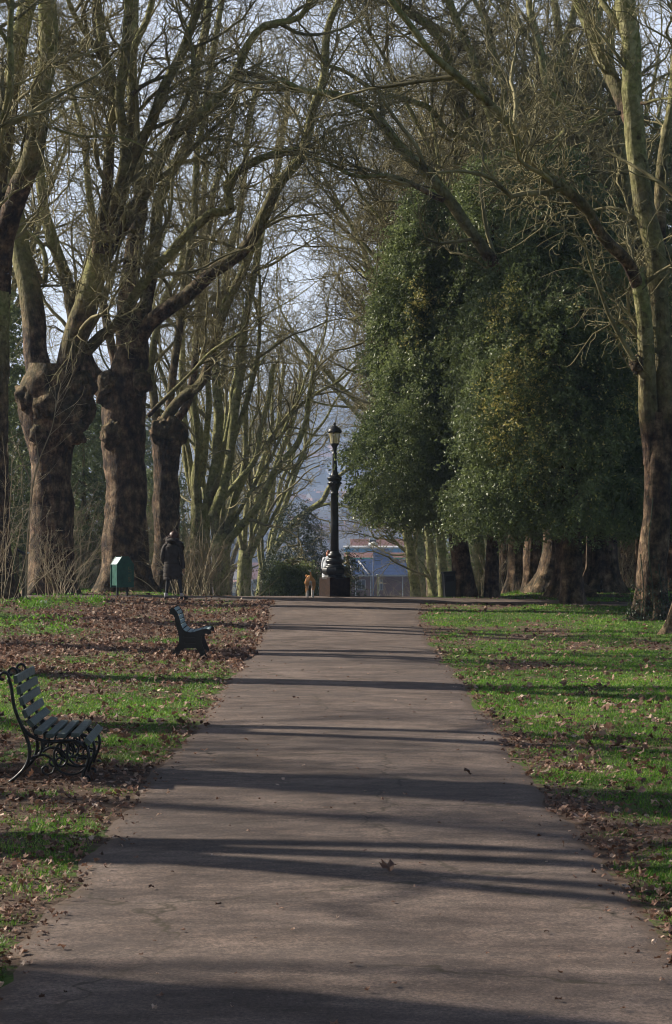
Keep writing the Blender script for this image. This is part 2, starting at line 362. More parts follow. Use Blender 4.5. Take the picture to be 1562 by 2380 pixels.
# cracks, broken up by a second noise
vc = N(nt, 'TexVoronoi', feature='DISTANCE_TO_EDGE'); vc.inputs['Scale'].default_value = .55
dn = N(nt, 'TexNoise'); dn.inputs['Scale'].default_value = 3.5; dn.inputs['Detail'].default_value = 6; L.new(co, dn.inputs['Vector'])
L.new(mix(nt, .3, co, dn.outputs['Color']), vc.inputs['Vector'])
cr = ramp(nt, vc.outputs['Distance'], [(.002, (1, 1, 1)), (.0065, (0, 0, 0))])
br = ramp(nt, noise(nt, co, .8, 3), [(.40, (0, 0, 0)), (.48, (1, 1, 1))])
base = mix(nt, mix(nt, 1, cr, br, 'MULTIPLY'), base, (.045, .035, .022))
# dusty, soily borders (tint = 1 at the edge)
base = mix(nt, ramp(nt, noise(nt, co, .45, 7, .7), [(.50, (0, 0, 0)), (.60, (.5, .5, .5))]), base, (.055, .042, .038))
base = mix(nt, ramp(nt, mix(nt, .35, attr(nt), noise(nt, co, 4, 5)), [(.5, (0, 0, 0)), (.85, (1, 1, 1))]), base, (.10, .068, .05))
L.new(base, b.inputs['Base Color']); b.inputs['Roughness'].default_value = .82; b.inputs['Specular IOR Level'].default_value = .3
bump(nt, grit, b, .004, .7)
M_asph = m
def strip(ya, yb, n, k):
    y = np.concatenate([np.linspace(-2, 20, 120), np.linspace(20.2, 62, 160), np.linspace(63, 74, 12)])
    u = np.linspace(-1, 1, 33)
    YY, UU = np.meshgrid(y, u, indexing='ij')
    XX = PCX(YY)+np.where(UU < 0, UU*edge(YY, 0), UU*edge(YY, 1))
    ZZ = ground(XX, YY)+.012+.012*(1-UU**2)-.02*sstep(.96, 1.0, np.abs(UU))
    return XX, YY, ZZ, UU
XX, YY, ZZ, UU = strip(0, 0, 0, 0); a, c = XX.shape
i0 = (np.arange(a-1)[:, None]*c+np.arange(c-1)[None]).ravel()
p = MA(); p.add(np.stack([XX, YY, ZZ], -1), np.stack([i0, i0+1, i0+c+1, i0+c], -1), a=sstep(.80, 1, np.abs(UU)).ravel())
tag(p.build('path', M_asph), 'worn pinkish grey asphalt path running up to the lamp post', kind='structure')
x = np.linspace(-12, 9, 150); v = np.linspace(-1, 1, 17); XX, VV = np.meshgrid(x, v, indexing='ij')
YY = xpath_c(XX)+VV*(xpath_h(XX)+.15*n2(XX, VV*0, 1.3, 50)); ZZ = ground(XX, YY)+.034-.03*sstep(.9, 1, np.abs(VV))
a, c = XX.shape; i0 = (np.arange(a-1)[:, None]*c+np.arange(c-1)[None]).ravel()
p = MA(); p.add(np.stack([XX, YY, ZZ], -1), np.stack([i0, i0+c, i0+c+1, i0+1], -1), a=sstep(.8, 1, np.abs(VV)).ravel()*(np.abs(XX) > 2.2).ravel())
tag(p.build('cross_path', M_asph), 'asphalt path crossing the brow of the rise', kind='structure')

# grass
def scatter(n, y0, y1, k=.17, m=.7):
    y = y0*(y1/y0)**rng.random(n); x = (rng.random(n)*2-1)*(k*y+m); return x, y
x, y = scatter(1150000, 6.5, 66)
cv = litter_cover(x, y); keep = (~on_path(x, y, -.015)) & (rng.random(len(x)) > cv*1.35) & (rng.random(len(x)) < .35+.65*sstep(-.3, .3, n2(x, y, 3.2, 70)))
x, y, cv = x[keep], y[keep], cv[keep]; n = len(x)
z = ground(x, y); az = rng.random(n)*2*pi; ln = rng.random(n)*1.2+.15
tuft = .6+.5*n2(x, y, 1.6, 71)+.35*n2(x, y, 7, 72)
h = (.014+.026*rng.random(n))*np.clip(tuft+.35, .35, 1.6); w = .0016*(1+y/9)*(.7+.6*rng.random(n)); h = h*(1+y/120)
d = np.stack([np.cos(az), np.sin(az), 0*az], 1); s = np.stack([-np.sin(az), np.cos(az), 0*az], 1)
B = np.stack([x, y, z-.004], 1); tip = B+d*(h*ln)[:, None]+np.array([0, 0, 1])*(h)[:, None]
v = np.stack([B-s*w[:, None], B+s*w[:, None], tip], 1)
tn = np.clip(.5+.6*n2(x, y, .9, 73)+.3*n2(x, y, 5, 74)+.2*rng.standard_normal(n), 0, .95); tn = np.where(rng.random(n) < .07, 1, tn)
gr = MA(); gr.add(v, t=np.arange(3*n).reshape(-1, 3), a=np.repeat(tn, 3))
tag(gr.build('grass', M_grass, smooth=False), 'short bright green grass on the verges', 'grass', kind='stuff')

# fallen leaves
def leaf_tpl():
    an = np.array([-90, -50, -30, -5, 12, 38, 55, 90, 125, 142, 168, 185, 210, 230])*pi/180
    r = np.array([.42, .5, .78, .64, .92, .66, 1.0, .7, 1.0, .66, .92, .64, .78, .5])
    v = np.stack([r*np.cos(an), r*np.sin(an), .0*an], 1); return np.vstack([[0, 0, 0], v])*.5
def scatter_leaves(x, y, size, lift=.0, flat=.35, tint=None):
    n = len(x); T = leaf_tpl(); k = len(T); V = np.repeat(T[None], n, 0)
    c1, c2 = rng.normal(.25, .8, (n, 1)), rng.normal(0, .9, (n, 1))
    V[:, :, 2] = c1*V[:, :, 0]**2+c2*V[:, :, 1]**2+rng.normal(0, .07, (n, k))
    V[:, :, 0] *= rng.uniform(.55, 1, (n, 1))
    ax = nrm(rng.standard_normal((n, 3))*np.array([1, 1, .3])); th = rng.normal(0, flat, n)
    K = np.zeros((n, 3, 3)); K[:, 0, 1] = -ax[:, 2]; K[:, 0, 2] = ax[:, 1]; K[:, 1, 0] = ax[:, 2]; K[:, 1, 2] = -ax[:, 0]; K[:, 2, 0] = -ax[:, 1]; K[:, 2, 1] = ax[:, 0]
    Rm = np.eye(3)+np.sin(th)[:, None, None]*K+(1-np.cos(th))[:, None, None]*(K@K)
    az = rng.random(n)*2*pi; Rz = np.zeros((n, 3, 3)); Rz[:, 0, 0] = np.cos(az); Rz[:, 0, 1] = -np.sin(az); Rz[:, 1, 0] = np.sin(az); Rz[:, 1, 1] = np.cos(az); Rz[:, 2, 2] = 1
    V = np.einsum('nij,nkj->nki', Rm@Rz, V)*size[:, None, None]
    z = ground(x, y)+np.abs(V[:, :, 2]).max(1)*.55+.006+lift
    V = V+np.stack([x, y, z], 1)[:, None]
    j = np.arange(1, k); F_ = np.stack([0*j, j, np.roll(j, -1)], 1)
    t = (np.arange(n)[:, None, None]*k+F_[None]).reshape(-1, 3)
    tn = rng.beta(1.6, 1.7, n) if tint is None else tint
    return V.reshape(-1, 3), t, np.repeat(tn, k)
lf = MA()
x, y = scatter(90000, 7, 66); c = litter_cover(x, y)
keep = (~on_path(x, y, .02)) & (rng.random(len(x)) < (c-.15)*1.0*np.where((x < 0) & (y > 30), 1.0, .55)*np.interp(y, [7, 14, 32], [.15, .35, 1]))
x, y = x[keep], y[keep]; v, t, a = scatter_leaves(x, y, rng.uniform(.04, .10, len(x))*(.6+.4*sstep(8, 25, y)), flat=.65); lf.add(v, t=t, a=a)
n_ = 30000; y = 29+29*rng.random(n_); x = -rng.random(n_)*(.17*y+.5); cc_ = litter_cover(x, y); keep = (~on_path(x, y, .05)) & (rng.random(n_) < (cc_*.95-.38)*(.35+.65*sstep(-.25, .25, n2(x, y, .9, 95, 3)))); x, y = x[keep], y[keep]
v, t, a = scatter_leaves(x, y, rng.uniform(.06, .14, len(x)), .01, .85, rng.beta(1.5, 1.5, len(x))); lf.add(v, t=t, a=a)
x, y = scatter(5200, 7, 56); keep = ~on_path(x, y, .1); x, y = x[keep], y[keep]
v, t, a = scatter_leaves(x, y, rng.uniform(.06, .15, len(x))*(.6+.4*sstep(8, 25, y)), .012, .5, rng.beta(2.2, 1.5, len(x))); lf.add(v, t=t, a=a)
# edge drift along both borders of the path, and a few on the asphalt
y = 7*(52/7)**rng.random(2600); sd = rng.integers(0, 2, len(y)); x = PCX(y)+np.where(sd, 1, -1)*(PHW(y)+rng.normal(.06, .14, len(y)))
v, t, a = scatter_leaves(x, y, rng.uniform(.012, .06, len(x)), .02, .5); lf.add(v, t=t, a=a)
y = 7*(54/7)**rng.random(260); x = PCX(y)+rng.uniform(-1, 1, len(y))*(PHW(y)-.1)
v, t, a = scatter_leaves(x, y, rng.uniform(.012, .055, len(x)), .026, .25, rng.beta(1.4, 1.3, len(x))); lf.add(v, t=t, a=a)
# small chips of bark and leaf
x, y = scatter(60000, 6.8, 40); c = litter_cover(x, y); keep = (~on_path(x, y, -.02)) & (rng.random(len(x)) < c*.9)
x, y = x[keep], y[keep]; n = len(x); s = rng.uniform(.006, .02, n)*(1+y/25); az = rng.random(n)*pi
d = np.stack([np.cos(az), np.sin(az), rng.normal(0, .3, n)], 1)*s[:, None]; e = np.stack([-np.sin(az), np.cos(az), rng.normal(0, .4, n)], 1)*(s*.5)[:, None]
C0 = np.stack([x, y, ground(x, y)+.012], 1)
v = np.stack([C0-d, C0+e, C0+d, C0-e], 1); lf.add(v, np.arange(4*n).reshape(-1, 4), a=np.repeat(rng.beta(1.2, 1.6, n), 4))
tag(lf.build('leaf_litter', M_litter, smooth=False), 'brown fallen plane leaves lying over the verges', 'leaf litter', kind='stuff')
# named single leaves lying on the asphalt
def lone_leaf(px, py, size, tint, label, lift=.03):
    D = 20.0
    for _ in range(30): D = (EZ-float(ground((px-781)*D/F, D)))*F/(py-1290)
    X0 = (px-781)*D/F; v, t, a = scatter_leaves(np.array([X0]), np.array([D]), np.array([size]), lift, .2, np.array([tint]))
    org = np.array([X0, D, float(ground(X0, D))]); mm = MA(); mm.add(v-org, t=t, a=a)
    o = mm.build('fallen_leaf', M_litter, smooth=False); o.location = org
    tag(o, label, 'leaf', 'single leaves lying on the asphalt')
lone_leaf(905, 2040, .17, .45, 'large curled grey brown leaf lying across the dark shadow band on the path')
lone_leaf(1085, 1807, .12, .12, 'dark curled leaf with long stalk on the right half of the path')
lone_leaf(476, 1755, .10, .8, 'pale tan leaf lying on the path near its left border')
lone_leaf(275, 1963, .13, .62, 'red brown leaf standing at the left border of the path')
lone_leaf(686, 1628, .12, .3, 'brown leaf flat on the path beyond the nearer bench')
# ------------------------------------------------------------------ trees
def perp(T, r):
    ref = np.where(np.abs(T[:, 2:3]) < .8, np.array([[0, 0, 1.]]), np.array([[1., 0, 0]]))
    u = nrm(np.cross(T, ref)); v = np.cross(T, u); a = r.random(len(T))*2*pi
    return np.cos(a)[:, None]*u+np.sin(a)[:, None]*v
def grow(p, d, Ln, n, wander, up, r0, r1, r):
    B = len(p); P = np.empty((B, n, 3)); P[:, 0] = p; st = (Ln/(n-1))[:, None]; d = nrm(d)
    for i in range(1, n):
        P[:, i] = P[:, i-1]+d*st
        d = nrm(d+wander*r.standard_normal((B, 3))+np.array([0, 0, up]))
    t = np.linspace(0, 1, n)[None]
    return P, r0[:, None]*(1-t)+r1[:, None]*t
def spawn(P, R, per_m, L0, L1, n, ang, wander, up, rf, rmin, r, t0=.12, tips=1):
    B, Nn, _ = P.shape; ln = np.linalg.norm(np.diff(P, axis=1), axis=2).sum(1)
    cnt = r.poisson(ln*per_m); b = np.repeat(np.arange(B), cnt)
    t = t0+(1-t0)*r.random(len(b))
    if tips: b = np.r_[b, np.repeat(np.arange(B), tips)]; t = np.r_[t, np.full(B*tips, .985)]
    if not len(b): return None
    f = t*(Nn-1); i = np.minimum(f.astype(int), Nn-2); w = (f-i)[:, None]
    p = P[b, i]*(1-w)+P[b, i+1]*w; T = nrm(P[b, i+1]-P[b, i]); rr = R[b, i]*(1-w[:, 0])+R[b, i+1]*w[:, 0]
    a = RAD(1)*(ang+12*r.standard_normal(len(b))); a = np.where(t > .98, a*.5, a)
    d = T*np.cos(a)[:, None]+perp(T, r)*np.sin(a)[:, None]
    Ln = (L0+(L1-L0)*r.random(len(b))**1.5)*(1.15-.5*t)
    r0 = np.minimum(rr*.72, rf*Ln+rmin); r0 = np.maximum(r0, rmin)
    return grow(p, d, Ln, n, wander, up, r0, np.maximum(r0*.35, rmin*.6), r)
def twigs(m, P, R, r, dens=1.0, fine=1.15, lv=3):
    dens *= 1.12
    """branches, branchlets and twigs on a set of limbs"""
    a = spawn(P, R, 1.35*dens, 1.0, 4.4, 10, 48, .17, .035, .014, .018, r, .2, 2)
    m.add(*tubes(*a, 5), a=.6)
    b = spawn(*a, 3.3*dens, .6, 2.1, 8, 52, .32, .02, .007, .0095, r, .1, 2); m.add(*tubes(*b, 4), a=.5)
    if lv > 2:
        c = spawn(*b, 5.0*dens*fine, .35, 1.15, 6, 52, .4, .02,   .004, .0072, r, .08, 1); m.add(*tubes(*c, 3), a=.4)
def resam(P, R, n=22):
    q = crom(np.c_[P, R], n); return q[:, :3], np.abs(q[:, 3])
def add_trunk(m, P, R, zb, flare=.5, lump=.10, seed=0, k=30, hy=4.0, phase=0):
    L = np.linalg.norm(np.diff(P, axis=0), axis=1).sum(); n = max(8, int(L/.14)); q = crom(np.c_[P, R], n); P2, R2 = q[:, :3], q[:, 3]
    v, f = tubes(P2, R2, k); c = np.repeat(P2, k, 0); d = v-c; hgt = c[:, 2]-zb
    an = np.arctan2(d[:, 1], d[:, 0])
    fac = 1+lump*fnoise(v*1.3, seed, 2)+lump*.45*fnoise(v*4.5*np.array([1, 1, .6]), seed+3, 3)
    fac = fac+.05*fnoise(np.stack([np.cos(an)*1.2, np.sin(an)*1.2, v[:, 2]*5.5], 1), seed+12, 2)+.05*fnoise(v*3, seed+14, 2)
    fac = fac+.035*np.sin(an*9+3*vnoise(v*.8, seed+8))*sstep(3.5, 0, hgt)
    lobes = .45+.75*np.clip(np.sin(an*5+phase+seed), 0, 1)+.35*np.clip(np.sin(an*3+1.7*seed), 0, 1)
    fac = fac+flare*lobes*np.exp(-np.maximum(hgt, 0)/.42)
    v = c+d*fac[:, None]
    m.add(v, f, a=np.clip(sstep(hy-1.5, hy+2.5, hgt+1.3*fnoise(v*.8, seed+9, 2)), 0, 1))
def add_limb(m, P, R, r, k=12, wob=.05, tint0=.4, seed=0, t1=1.5):
    L = np.linalg.norm(np.diff(P, axis=0), axis=1).sum(); n = max(8, int(L/.28)); q = crom(np.c_[P, R], n); P2, R2 = q[:, :3], np.maximum(q[:, 3], .01)
    w = np.stack([vnoise(P2*.9, seed+s) for s in (1, 2, 3)], 1)*wob*2; w[0] = 0; P2 = P2+w*np.linspace(0, 1, n)[:, None]**.3
    v, f = tubes(P2, R2, k); c = np.repeat(P2, k, 0); fac = 1+.13*fnoise(v*2.4, seed, 3)+.22*np.clip(vnoise(v*1.7, seed+5)-.55, 0, 1)*2
    m.add(c+(v-c)*fac[:, None], f, a=np.clip(np.repeat(np.linspace(tint0-.2, t1, n), k)+.5*fnoise(v*1.1, seed+4, 2), 0, 1))
    return P2, R2
def burr(m, c, rad, seed, s=(1, 1, 1), n=5, r=None):
    """lumpy pollard head or burl: a few merged noisy lumps"""
    r = r or np.random.default_rng(seed)
    th = np.linspace(-pi/2, pi/2, 21)
    for i in range(n):
        o = nrm(r.normal(0, 1, 3))*rad*.55*np.array(s) if i else np.zeros(3); q = rad*(1 if i == 0 else r.uniform(.42, .6))
        mm = MA(); lathe(mm, np.stack([np.sin(th)*q*s[2], np.cos(th)*q+.001], 1), 30, cap=False)
        v = mm.v[0]; v = v*np.array([1, 1, 1.15])*(1+.42*fnoise(v*2.0/rad+i*7, seed, 2)+.16*fnoise(v*6/rad+i, seed+2, 2))[:, None]+o
        m.add(v+np.asarray(c), mm.q[0], a=.05)
TREES = {}
def hero(label, D, trunk, limbs, seed, group='pollarded plane trees lining the avenue', flare=.5, lump=.10, hy=5.5, burrs=(), dens=1.0, fine=1.0, name='plane_tree', auto=None, cat='tree', shed=()):
    """trunk: [(px, py, width px)...] from the ground up; limbs: (w0, w1, dD0, dD1, [(px, py)...])"""
    r = np.random.default_rng(seed); tp = trunk[0]; x0 = (tp[0]-781)*D/F; zb = float(ground(x0, D))
    org = np.array([x0, D, zb]); tm, cm = MA(), MA()
    tr = np.array([[*at(a, b, D), w/2*D/F] for a, b, w in trunk]); tr[0, 2] = zb
    low = tr[0].copy(); low[2] = zb-.45; low[3] *= 1.1; tr = np.vstack([low, tr]); tr[:, :3] -= org
    add_trunk(tm, tr[:, :3], tr[:, 3], 0, flare, lump, seed, hy=hy)
    for (bx, by, bw, bd) in burrs: burr(tm, at(bx, by, D+bd)-org, bw/2*D/F, seed+int(bx), (1, .9, 1.05), r=r)
    LP, LR = [], []
    for i, (w0, w1, d0, d1, pts) in enumerate(limbs):
        n = len(pts); P = np.array([at(a, b, D+d0+(d1-d0)*j/(n-1)) for j, (a, b) in enumerate(pts)])-org
        R = np.linspace(w0, w1, n)/2*(D+d0)/F
        P2, R2 = add_limb(tm, P, R, r, 14 if w0 > 16 else 9, .05, (-.35 if w0 > 36 and seed != 21 else .15) if hy > 3 else 1.2, seed*7+i, 1.25 if seed == 21 and w0 > 20 else 1.5)
        a, b = resam(P2, R2, 30); LP.append(a); LR.append(b)
    if auto:
        nst, L0, L1, lean, rr = auto; top = tr[-1]
        az = np.arange(nst)*2*pi/nst+r.random()*6; p = np.repeat(top[None, :3]-[[0, 0, .4]], nst, 0)+np.stack([np.cos(az), np.sin(az), 0*az], 1)*top[3]*.5
        d = np.stack([np.cos(az)*.34+lean, np.sin(az)*.3, 1+0*az], 1)
        P, R = grow(p, d, r.uniform(L0, L1, nst), 15, .10, .035, np.full(nst, rr)*r.uniform(.8, 1.2, nst), np.full(nst, .035), r)
        for j in range(nst): add_limb(tm, P[j], R[j], r, 9, .04, .9, seed+j); a, b = resam(P[j], R[j], 30); LP.append(a); LR.append(b)
        sb = spawn(P, R, .22, 3.0, 6.5, 12, 34, .13, .05, .011, .03, r, .15, 1)
        for j in range(len(sb[0])): add_limb(tm, sb[0][j], sb[1][j], r, 7, .03, .8, seed+50+j); a, b = resam(sb[0][j], sb[1][j], 30); LP.append(a); LR.append(b)
    twigs(cm, np.array(LP), np.array(LR), r, dens, fine)
    t = thing(name, label, cat, org, 0, group)
    tm.build('trunk', M_bark, t); cm.build('crown', M_twig, t)
    return t
def c1(*p): return [(x*.5, y*.5) for x, y in p]
def c2(*p): return [(781+x*.5, y*.5) for x, y in p]
def c3(*p): return [(x*.5, 581+y*.5) for x, y in p]
def c6(*p): return [((850+x/1.7356)/1.721, (1600+y/1.7356)/1.721) for x, y in p]

# left row ---------------------------------------------------------------
hero('massive plane tree trunk cut by the left border of the photo', 55,
     [(-12, 1395, 82), (-14, 1200, 76), (-18, 950, 74), (-14, 760, 70), (-8, 640, 66)],
     [(56, 40, 0, -3, [(-2, 680), (2, 580), (30, 480), (62, 400), (84, 320), (98, 215), (112, 110), (108, 0), (100, -160)]),
      (46, 36, 0, -2, [(-10, 660), (-12, 500), (2, 350), (20, 230), (40, 110), (66, 0), (80, -120)]),
      (30, 14, 0, 3, [(-5, 700), (5, 560), (8, 430), (-4, 300)]),
      (9, 4, -1, -3, c1((0, 520), (130, 565), (250, 600), (400, 635), (560, 645), (700, 690)))],
     11, dens=.8)
hero('thick reddish trunk with a dark burred head, second from the left', 58,
     [(116, 1386, 106), (118, 1300, 98), (120, 1180, 98), (118, 1060, 104), (120, 980, 138), (125, 900, 158), (128, 850, 130)],
     [(62, 40, 0, 1, [(100, 910), (84, 830), (80, 730), (66, 650), (44, 570), (30, 470), (20, 380)]),
      (66, 44, 0, -1, [(158, 900), (170, 820), (192, 730), (218, 650), (238, 585), (258, 545)]),
      (26, 19, -1, -1, c1((450, 1180), (500, 900), (520, 650), (530, 450), (490, 250), (460, 0), (440, -200))),
      (15, 6, -1, 0, c1((530, 430), (480, 385), (400, 370), (330, 330), (260, 305), (140, 260))),
      (15, 10, -1, -2, c1((488, 285), (420, 180), (330, 50), (290, -60))),
      (28, 19, -1, -2, c1((480, 1180), (540, 900), (575, 700), (560, 500), (590, 300), (600, 0), (610, -200))),
      (34, 9, -1, -4, c1((500, 1170), (600, 1000), (700, 860), (790, 650), (900, 560), (1020, 450), (1110, 330), (1160, 220), (1240, 120), (1380, 90), (1450, 0), (1520, -90))),
      (15, 7, -2, -2, c1((790, 650), (840, 530), (885, 400), (885, 250), (860, 130))),
      (13, 7, -3, -4, c1((1110, 330), (1200, 345), (1360, 425), (1500, 425), (1640, 440))),
      (28, 16, -1, -2, c1((530, 1060), (600, 800), (640, 690), (740, 480), (830, 280), (880, 150), (940, 0), (980, -150))),
      (22, 14, 0, 1, c1((590, 700), (610, 460), (620, 240), (690, 70), (720, -60))),
      (11, 6, -2, -1, c1((612, 440), (680, 385), (760, 355), (860, 330), (960, 300))),
      (27, 17, 0, -2, c3((400, 470), (470, 400), (540, 350), (620, 230), (700, 110), (790, 20))+c1((880, 1080), (980, 1000), (1060, 985), (1062, 860), (1090, 820), (1160, 780), (1290, 715), (1420, 700))),
      (16, 9, 3, 4, [(70, 600), (95, 660), (104, 590), (80, 545), (48, 530)])],
     12, lump=.15, flare=.42, hy=6.4, dens=1.05, burrs=((128, 950, 150, -.2), (70, 920, 62, -.4), (186, 900, 66, -.3), (95, 1010, 50, -.5), (165, 1000, 60, -.5)))
hero('broad dark trunk behind the green bin with furrowed roots', 62,
     [(293, 1376, 118), (292, 1290, 104), (292, 1180, 98), (290, 1080, 96), (286, 980, 102), (292, 900, 96), (306, 830, 80), (306, 760, 76)],
     [(40, 15, 0, -3, c3((620, 500), (640, 440), (690, 350), (760, 285), (880, 205), (1000, 95), (1130, 0))+[(590, 545), (618, 490), (652, 425), (695, 370), (720, 300), (745, 200), (762, 90), (790, -20)]),
      (48, 20, 0, 1, [(300, 780), (292, 700), (306, 620), (318, 540), (326, 450), (318, 330), (308, 200), (312, 60), (320, -80)]),
      (34, 18, 0, 2, [(322, 780), (340, 690), (358, 590), (370, 480), (400, 400), (440, 320), (455, 200), (480, 60), (490, -60)]),
      (44, 20, 0, 0, [(268, 940), (232, 890), (200, 850), (180, 770), (160, 660), (120, 560), (100, 430), (90, 280)]),
      (22, 12, .5, 2, [(272, 880), (250, 760), (235, 680), (220, 560), (200, 430), (190, 300), (150, 150)])],
     13, lump=.13, flare=.42, hy=8.0, dens=.7, burrs=((306, 750, 72, -.1), (250, 905, 64, -.2), (262, 1010, 50, -.5), (330, 890, 44, -.6)))
hero('stump headed trunk directly behind the walking person', 70,
     [(386, 1382, 66), (388, 1280, 60), (386, 1150, 60), (388, 1060, 66), (388, 1010, 74)],
     [(26, 15, 0, -2, c3((720, 890), (770, 785), (840, 690), (935, 605), (1000, 430), (1060, 250), (1130, 110), (1165, 0))+[(605, 520), (640, 440), (690, 370), (720, 280)]),
      (11, 6, -1, -3, c3((690, 770), (800, 665), (900, 560), (1000, 450), (1120, 370))),
      (20, 14, 0, 1, c3((780, 840), (800, 640), (830, 420), (850, 200), (880, 0))+[(450, 500), (456, 400), (470, 280), (500, 120), (520, -30)]),
      (22, 13, 2, 3, c3((740, 900), (715, 700), (700, 560), (720, 420), (760, 250), (830, 100), (860, -80))),
      (18, 11, 1, 2, [(392, 1000), (440, 930), (455, 820), (462, 700), (480, 560), (505, 420), (540, 280), (560, 130)])],
     14, lump=.18, flare=.4, hy=7.0, burrs=((400, 1008, 64, -.2), (372, 1000, 46, -.3)))
hero('pale many stemmed plane tree rising just right of the walking person', 80,
     [(470, 1430, 50), (468, 1330, 46), (466, 1240, 44), (466, 1170, 46)],
     [(22, 12, 0, 0, c3((920, 1190), (905, 1050), (925, 900), (900, 700), (915, 500), (920, 300), (930, 60))+[(470, 520), (480, 380)]),
      (24, 12, 0, 0, c3((960, 1200), (1000, 1000), (1020, 850), (1000, 600), (1015, 400), (1040, 200), (1060, 0))+[(560, 480), (575, 330), (600, 180)]),
      (24, 12, -1, 0, c3((990, 1240), (1040, 1080), (1082, 850), (1110, 600), (1130, 400), (1180, 150), (1200, 0))+[(625, 470), (655, 330), (670, 180)]),
      (18, 10, 1, 2, c3((900, 1150), (860, 900), (850, 600), (850, 380), (880, 150), (890, -100))),
      (16, 9, 1, 1, c3((930, 1100), (960, 850), (965, 600), (940, 400), (955, 100), (1000, -100)))],
     15, flare=.3, hy=1.5, dens=.5, auto=(4, 10, 14, .12, .12))
hero('forked plane tree with long stems sweeping right over the path', 92,
     [(518, 1470, 42), (516, 1380, 40), (514, 1300, 40), (512, 1240, 42)],
     [(21, 10, 0, -2, c6((70, 1120), (110, 980), (190, 890), (320, 720), (430, 500), (480, 420), (565, 330), (640, 160), (670, 0), (700, -200))),
      (18, 10, 0, -1, c6((50, 1100), (40, 880), (75, 690), (190, 550), (300, 400), (330, 200), (400, 0), (430, -250))),
      (20, 12, 0, 0, c6((40, 1050), (10, 850), (30, 700), (72, 560), (80, 350), (60, 100), (60, -150), (110, -420))),
      (17, 10, 0, 0, c6((60, 1050), (130, 800), (175, 620), (220, 450), (230, 250), (250, 0), (290, -300))),
      (12, 8, 1, 1, c6((30, 1000), (0, 700), (20, 500), (10, 300), (30, 50)))],
     16, flare=.3, hy=.5, dens=.45, auto=(5, 10, 14, .15, .11))
hero('slender leaning plane tree with three pale stems above the dark bush', 104,
     [(566, 1490, 34), (566, 1400, 34), (568, 1330, 34), (572, 1280, 34)],
     [(20, 9, 0, -1, c6((235, 1120), (265, 1040), (330, 935), (355, 860), (400, 700), (425, 480), (500, 300), (565, 120), (590, 0), (620, -200))),
      (15, 9, 0, 0, c6((215, 1080), (225, 850), (260, 650), (320, 520), (380, 330), (440, 200), (475, 0), (500, -250))),
      (14, 8, 1, 1, c6((240, 1080), (280, 950), (300, 760), (340, 560), (385, 420), (400, 250), (420, 0))),
      (12, 7, 1, 2, c6((225, 1100), (180, 900), (150, 700), (150, 480), (130, 250), (150, 0)))],
     17, flare=.3, hy=.2, dens=.45, auto=(5, 10, 14, .14, .10))
hero('rightmost left side plane tree whose low boughs arch toward the lamp', 116,
     [(604, 1500, 30), (606, 1420, 30), (610, 1370, 29), (616, 1320, 28)],
     [(20, 7, 0, -4, c6((370, 1200), (415, 1060), (470, 965), (560, 850), (660, 775), (750, 700), (800, 620), (900, 520), (1010, 440))),
      (15, 6, 0, -2, c6((400, 1100), (440, 900), (500, 740), (560, 560), (640, 340), (660, 150), (690, 0), (720, -200))),
      (11, 5, 1, -2, c6((440, 1000), (520, 910), (640, 800), (720, 750), (830, 720), (980, 760))),
      (12, 6, 1, 1, c6((380, 1180), (400, 980), (450, 800), (470, 600), (540, 420), (530, 250), (570, 60), (600, -100)))],
     18, flare=.3, hy=0, dens=.45, auto=(3, 8, 12, .06, .09))

# right row --------------------------------------------------------------
hero('tall plane tree on the right with ivy creeping up its foot', 46,
     [(1512, 1448, 72), (1514, 1350, 64), (1524, 1200, 62), (1528, 1060, 62), (1524, 960, 54)],
     [(52, 44, 0, 0, [(1540, 1090), (1552, 980), (1548, 880), (1538, 780), (1530, 680), (1520, 590), (1500, 480), (1484, 380), (1470, 250), (1460, 130), (1455, 0), (1450, -160)]),
      (46, 32, 0, -.5, [(1518, 1080), (1512, 950), (1502, 850), (1496, 760), (1488, 690), (1476, 630)]),
      (30, 11, -.4, -5, [(1486, 670), (1466, 625), (1446, 595), (1396, 545), (1356, 470), (1256, 390), (1206, 345), (1171, 290), (1121, 235), (1061, 175), (1001, 120), (956, 65), (911, 0), (880, -60)]),
      (34, 28, 0, 2, [(1474, 300), (1441, 225), (1406, 150), (1371, 75), (1341, 0), (1320, -100)]),
      (20, 12, 0, 1, [(1462, 110), (1431, 50), (1395, -5), (1370, -80)]),
      (30, 18, .5, 1, [(1534, 640), (1532, 480), (1540, 350), (1556, 230), (1566, 100), (1570, -60)]),
      (10, 4, -1, -2, c2((1320, 525), (1260, 535), (1190, 570), (1100, 590))),
      (9, 4, -1, -2, c2((1420, 480), (1480, 450), (1560, 440)))],
     21, flare=.55, hy=8.5, lump=.16, burrs=((1480, 848, 34, -.3),), dens=.8)
hero('root flared plane tree cut off by the right border of the photo', 42,
     [(1604, 1482, 84), (1606, 1380, 74), (1612, 1200, 70), (1616, 1000, 66)],
     [(50, 30, 0, 0, [(1612, 1040), (1625, 850), (1612, 650), (1600, 420), (1590, 200), (1600, -50)]),
      (30, 16, 0, -1, [(1610, 900), (1640, 700), (1650, 400), (1640, 100)])],
     22, flare=.85, hy=5, dens=.6)
hero('shadowed trunk half hidden between the long rooted trunk and the wide one', 64,
     [(1356, 1396, 44), (1356, 1300, 42), (1360, 1000, 38), (1372, 760, 34)],
     [(26, 17, 0, 1, [(1372, 800), (1380, 600), (1382, 480)]+c2((1190, 780), (1150, 600), (1070, 480), (1070, 300), (1030, 100), (1010, 0), (1000, -120))),
      (20, 12, 0, 1, c2((1190, 640), (1172, 480), (1165, 330), (1190, 180), (1240, 20), (1260, -100)))],
     23, flare=.4, hy=9, dens=.8)
